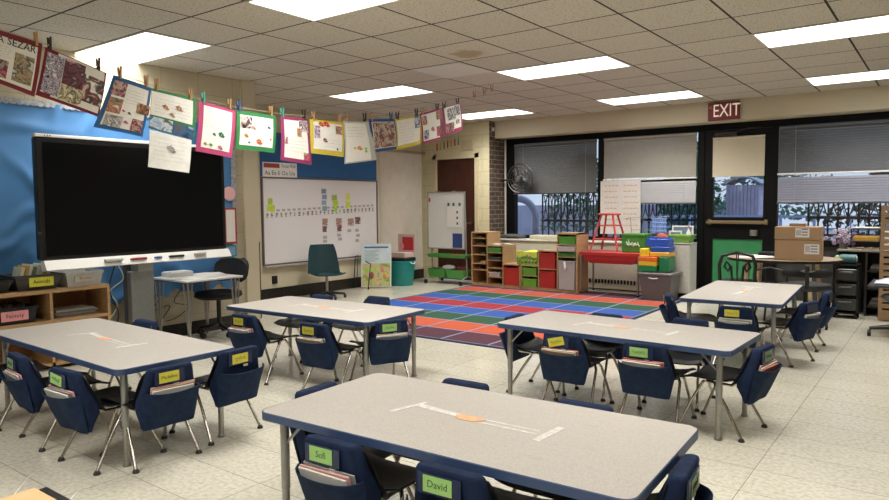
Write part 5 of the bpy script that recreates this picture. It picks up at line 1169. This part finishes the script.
# ------------------------------------------------------------------ right side: round table, boxes, chairs, shelving
t = thing('round_table', 'wood topped table by the exit door carrying two cardboard boxes', 'table', (2.35, 2.45, 0))
TT = .67; poly = [(2.28+.58*math.cos(a), 2.44+.50*math.sin(a)) for a in [2*PI*k/40 for k in range(40)]]
mb = MB(); mb.prism(poly, TT-.025, TT); mb.build('tabletop', woodmat('table_wood', '#97816a', '#a38c72', (2, 6, 2), .4), t)
mb = MB(); P2 = [(2.28+.585*math.cos(a), 2.44+.505*math.sin(a)) for a in [2*PI*k/40 for k in range(40)]]
mb.loft([[(x, y, TT-.028) for x, y in P2], [(x, y, TT-.002) for x, y in P2], [(x, y, TT-.002) for x, y in poly], [(x, y, TT-.028) for x, y in poly]], False, False); mb.build('edge', M_BLACK, t)
for x, y in ((2.62, 2.12), (2.62, 2.76), (1.94, 2.12), (1.94, 2.76)):
    mb = MB(); mb.tube([(x, y, .001), (x-.04*(1 if x > 2.3 else -1), y, TT-.028)], [.02, .03], 10); mb.build('leg', woodmat('leg_wood', '#b9a480', '#c4b08c'), t)
M_CARD = mat('cardboard', '#997c5c', .8, var=.05, scale=6)
def carton(label, cx, cy_, rz, w, d, h, z, lab, seam=True):
    t = thing('cardboard_box', label, 'box', (cx, cy_, z), rz, None, world=False)
    MB().box(-w/2, w/2, -d/2, d/2, .001, h, .004).build('carton', M_CARD, t)
    MB().box(-w/2-.001, -w/2+.04, -d/2-.0015, -d/2+.0, h*.05, h*.97).build('tape', mat('tape_tan', '#c19a68', .35), t) if False else None
    MB().box(-w/2-.0012, w/2+.0012, -.025, .025, h-.0005, h+.001).build('tape', mat('tape_tan', '#c19a68', .35), t)
    MB().box(lab[0], lab[1], -d/2-.002, -d/2, lab[2], lab[3]).build('shipping_label', mat('label_grey', '#cfcbc6', .6), t)
    mb = MB(); rd = random.Random(int(h*100))
    x = lab[0]+.012
    while x < lab[0]+.05: mb.box(x, x+.004, -d/2-.003, -d/2-.002, lab[2]+.02, lab[3]-.015); x += .009
    for k in range(3): mb.box(lab[0]+.06, lab[1]-.015, -d/2-.003, -d/2-.002, lab[2]+.02+.03*k, lab[2]+.032+.03*k)
    mb.build('print', mat('print_grey', '#6b6a6c', .7), t)
carton('larger cardboard box with address label, lower one on the wood table', 2.46, 2.30, .09, .45, .34, .215, TT, (.06, .20, .07, .175))
carton('flatter cardboard box on top of the larger one', 2.455, 2.31, .05, .44, .33, .14, TT+.217, (-.02, .115, .03, .125))
solo('small_brown_box', MB().box(2.36, 2.52, 2.28, 2.36, TT+.3585, TT+.39, .003), mat('brown_small', '#8a6f5c', .7), 'small brown item lying on the upper cardboard box', 'box', None, (2.44, 2.32, TT+.3585))
for k, (x, y, a, l) in enumerate([(1.98, 2.30, .2, 'white papers at the left end of the wood table, front sheet'), (2.03, 2.46, -.3, 'white papers at the left end of the wood table, rear sheet'), (2.12, 2.26, .6, 'white sheet on the wood table touching the cardboard box')]):
    mb = MB(); mb.M = TR(x, y, TT+.001+.004*k, a); mb.box(-.13, .13, -.09, .09, 0, .004); solo('loose_paper', mb, M_PAPER, l, 'paper', None, (x, y, TT))
solo('black_binder', MB().box(1.98, 2.22, 2.62, 2.86, TT+.0005, TT+.04, .005), M_BLACK, 'black binder at the back of the wood table left of the boxes', 'binder', None, (2.1, 2.7, TT))
# bistro chair
t = thing('metal_chair', 'black metal chair with curled back left of the wood table', 'chair', (1.90, 1.98, 0), .25, world=False)
MB().lathe([(.01, .0), (.17, .0), (.18, .012), (.16, .025), (.01, .025)], 20, (0, 0, .42)).build('seat', M_BLACK, t)
mb = MB(); mb.tube([(-.17, -.15, .42), (-.18, -.19, .62), (-.15, -.21, .72), (0, -.22, .76), (.15, -.21, .72), (.18, -.19, .62), (.17, -.15, .42)], .018, 8)
for sx in (-1, 1):
    mb.tube([(sx*.05, -.17, .43), (sx*.06, -.20, .60), (sx*.11, -.205, .66), (sx*.13, -.205, .60), (sx*.09, -.20, .55), (sx*.07, -.20, .60)], .014, 6)
    mb.tube([(0, -.17, .43), (sx*.01, -.21, .74)], .006, 6)
mb.build('backrest', M_BLACK, t)
for sx in (-1, 1):
    for fy in (-.15, .14): MB().tube([(sx*.14, fy*.9, .42), (sx*.18, fy*1.15, .001)], .011, 8).build('leg', M_BLACK, t)
t = thing('metal_chair', 'black metal chair half hidden between the curled one and the wood table', 'chair', (2.32, 1.88, 0), -.15, world=False)
MB().lathe([(.01, .0), (.16, .0), (.17, .012), (.15, .025), (.01, .025)], 20, (0, 0, .42)).build('seat', M_BLACK, t)
mb = MB(); mb.tube([(-.15, -.14, .42), (-.16, -.17, .58), (0, -.19, .62), (.16, -.17, .58), (.15, -.14, .42)], .012, 8); mb.tube([(-.05, -.15, .43), (-.05, -.185, .61)], .007, 6); mb.tube([(.05, -.15, .43), (.05, -.185, .61)], .007, 6); mb.build('backrest', M_BLACK, t)
for sx in (-1, 1):
    for fy in (-.14, .14): MB().tube([(sx*.13, fy*.9, .42), (sx*.17, fy*1.1, .001)], .011, 8).build('leg', M_BLACK, t)
swivel_chair(2.62, 1.72, .2, 'black padded swivel stool under the cardboard boxes', .47, .62)
# drawer cart
t = thing('drawer_cart', 'black three drawer cart with clear fronts beside the bookcase', 'cart', (2.86, 2.82, 0))
x0, x1, y0, y1 = 2.74, 2.99, 2.70, 2.95
mb = MB()
for x in (x0, x1-.018):
    for y in (y0, y1-.018): mb.box(x, x+.018, y, y+.018, .05, .60)
mb.box(x0, x1, y0, y1, .585, .60); mb.box(x0, x1, y0, y1, .05, .065); mb.build('frame', M_BLACK, t)
for k in range(3):
    z = .09+.165*k; d = MB().box(x0+.02, x1-.02, y0-.004, y1-.02, z, z+.13, .006).build('drawer', mat('drawer_smoke', '#3b3c3c', .25), t)
    MB().box(x0+.06, x1-.06, y0-.014, y0-.004, z+.085, z+.105, .003).build('handle', mat('drawer_handle', '#6a6a68', .4), d)
for x in (x0+.02, x1-.02):
    for y in (y0+.02, y1-.02): MB().cyl((x-.01, y, .024), (x+.01, y, .024), .024, n=12).build('caster', M_RUBBER, t)
t = thing('teal_lantern', 'teal round speaker lying on the black drawer cart', 'speaker', (2.87, 2.80, .6005))
MB().cyl((2.80, 2.80, .655), (2.955, 2.80, .655), .053, n=20).build('body', mat('lantern_teal', '#3b6468', .5), t)
MB().cyl((2.955, 2.80, .655), (2.962, 2.80, .655), .035, n=20).build('front_ring', mat('lantern_ring', '#9fb0ac', .4), t)
mb = MB(); mb.sphere((2.775, 2.76, .65), .035, 10, 8, (1, 1, 1.4)); solo('green_cup', mb, mat('cup_green', '#7fa06a', .5), 'small pale green cup left of the teal speaker on the cart', 'cup', None, (2.775, 2.76, .6005))
# bookcase
t = thing('bookcase', 'dark open bookcase with pale top at the right picture edge', 'bookcase', (3.35, 3.2, 0))
x0, x1, y0, y1 = 2.74, 3.9, 3.0, 3.38
M_BKC = mat('bookcase_dark', '#231d1a', .5)
MB().box(x0, x1, y0-.005, y1, .725, .75, .003).build('top', mat('bookcase_top', '#8b8577', .5), t)
for x in (x0, 3.02, x1-.02): MB().box(x, x+.02, y0, y1, 0, .725).build('side_panel', M_BKC, t)
MB().box(x0+.02, x1-.02, y1-.01, y1, 0, .725).build('back_panel', M_BKC, t)
for z in (.10, .30, .50): MB().box(3.04, x1-.02, y0+.01, y1-.01, z, z+.018).build('shelf_board', M_BKC, t)
rd = random.Random(9)
for k, (z, n) in enumerate(((.119, 4), (.319, 3), (.519, 3))):
    for i in range(n):
        c = ['#5a5148', '#6f6a60', '#4a4640', '#807a6e'][(i+k) % 4]
        solo('flat_book', MB().box(3.06+.01*i, 3.24+.006*i, 3.03, 3.26, z+.001+.022*i, z+.021+.022*i, .002), mat('bk_'+c, c, .7), 'book %s of the stack on the %s shelf, dark bookcase' % (['at the bottom', 'second from the bottom', 'third from the bottom', 'fourth from the bottom'][i], ['lowest', 'middle', 'upper'][k]), 'book', None, (3.15, 3.14, z))
# things on the bookcase
t = thing('file_rack', 'black wire file rack with yellow folders on the bookcase', 'rack', (3.0, 3.15, .7505))
mb = MB()
for z in (.765, .84, .915, .98):
    mb.tube([(2.87, 3.05, z), (3.15, 3.05, z), (3.15, 3.30, z), (2.87, 3.30, z), (2.87, 3.05, z)], .005, 6)
for x, y in ((2.87, 3.05), (3.15, 3.05), (3.15, 3.30), (2.87, 3.30)): mb.tube([(x, y, .751), (x, y, .985)], .006, 6)
mb.build('wire_frame', M_BLACK, t)
for k, (c, l) in enumerate((('#c9983a', 'yellow folder, lower one in the wire file rack'), ('#d9ae4a', 'yellow folder, upper one in the wire file rack'), ('#c9c3b4', 'pale folder on top of the wire file rack'))):
    solo('folder', MB().box(2.89, 3.13, 3.07, 3.28, (.846, .872, .988)[k], (.868, .90, 1.0)[k], .003), mat('folder_'+c, c, .7), l, 'folder', None, (3.0, 3.17, .85))
solo('white_card', MB().box(3.17, 3.30, 3.08, 3.10, .751, .96, .003), M_PAPER, 'white card standing on the bookcase right of the wire file rack', 'card', None, (3.23, 3.09, .751))
t = thing('flower_bunch', 'lilac and white paper flowers on the bookcase behind the boxes', 'flowers', (2.80, 3.08, .7505)); rd = random.Random(21)
for nm, c, n in (('lilac_blossoms', '#a58aa8', 26), ('white_blossoms', '#c9c4cc', 14)):
    mb = MB()
    for _ in range(n):
        p = (2.79+rd.gauss(0, .055), 3.12+rd.gauss(0, .04), .87+rd.gauss(0, .05)); 
        for q in range(5): a = 2*PI*q/5; mb.sphere((p[0]+.014*math.cos(a), p[1]-.005, p[2]+.014*math.sin(a)), .011, 6, 4)
    mb.build(nm, mat(nm, c, .8), t)
mb = MB(); mb.lathe([(.03, 0), (.045, .02), (.035, .07), (.04, .08)], 14, (2.79, 3.12, .751)); mb.build('vase', mat('vase_grey', '#5f5f66', .4), t)
for k in range(6):
    x = 2.93+.03*(k % 4); z = .7505+.012*k if k < 3 else .751
    pass
mb = MB()
for k in range(9): mb.tube([(2.86+.03*k, 3.02+.008*(k % 3), .758+.004*(k % 4)), (2.95+.025*k, 3.04-.004*(k % 2), .762+.006*(k % 3))], .006, 5)
o = solo('craft_sticks', mb, mat('sticks_brown', '#8a6a55', .8), 'loose brown sticks and scraps along the front of the bookcase top', 'sticks', None, (3.0, 3.03, .75)); o['kind'] = 'stuff'
# tall slotted wooden panel at the right edge
t = thing('slotted_panel', 'tall orange wood crate panel with slots cut by the right picture edge', 'crate', (3.28, 2.75, 0))
mb = MB(); px0, px1, py = 3.175, 3.5, 2.72
zs = [.02]+[v for k in range(12) for v in (.10+.075*k, .125+.075*k)]+[1.24]
mb.box(px0, px0+.035, py, py+.03, .01, 1.25); mb.box(px0+.30, px1, py, py+.03, .01, 1.25)
zz = .01
for k in range(16):
    z0_ = .12+.07*k; mb.box(px0+.035, px0+.30, py, py+.03, zz, z0_); zz = z0_+.022
mb.box(px0+.035, px0+.30, py, py+.03, zz, 1.25); mb.build('front', woodmat('crate_wood', '#97795a', '#a58765'), t)
MB().box(px0, px0+.02, py+.03, py+.22, .01, 1.25).build('side', woodmat('crate_wood', '#97795a', '#a58765'), t)
# desk edge with white things, and swivel base at the right
t = thing('side_desk', 'dark desk edge with white papers at the right picture edge', 'desk', (3.75, 1.6, 0))
MB().box(3.155, 4.2, 1.70, 2.30, .47, .495, .004).build('desktop', mat('desk_dark', '#38393b', .4), t)
for x in (3.9, 4.15): MB().cyl((x, 2.0, .001), (x, 2.0, .47), .02).build('leg', M_STEEL, t)
mb = MB(); mb.slab(8, 6, lambda u, v: (3.20+.3*u, 1.78+.3*v, .505+.05*math.sin(PI*u)*math.sin(PI*v)), .006); solo('plastic_bag', mb, mat('bag_white', '#bfc4cf', .5), 'crumpled white plastic bag on the desk at the right picture edge', 'bag', None, (3.3, 1.9, .497))
t = thing('swivel_base', 'five star base of a grey swivel chair at the right picture edge', 'chair', (3.48, 1.72, 0))
for k in range(5):
    a = 2*PI*k/5+PI*1.02; mb = MB(); mb.tube([(3.48, 1.72, .12), (3.48+.30*math.cos(a), 1.72+.30*math.sin(a), .08)], [.03, .016], 8); l = mb.build('leg', M_BLACK, t)
    MB().cyl((3.48+.30*math.cos(a)-.014, 1.72+.30*math.sin(a), .033), (3.48+.30*math.cos(a)+.014, 1.72+.30*math.sin(a), .033), .032, n=14).build('caster', M_RUBBER, l)
MB().cyl((3.48, 1.72, .12), (3.48, 1.72, .36), .025).build('post', M_BLACK, t)
MB().lathe([(.01, 0), (.2, 0), (.22, .03), (.2, .05), (.01, .05)], 20, (3.48, 1.72, .36)).build('seat', M_BLACK, t)
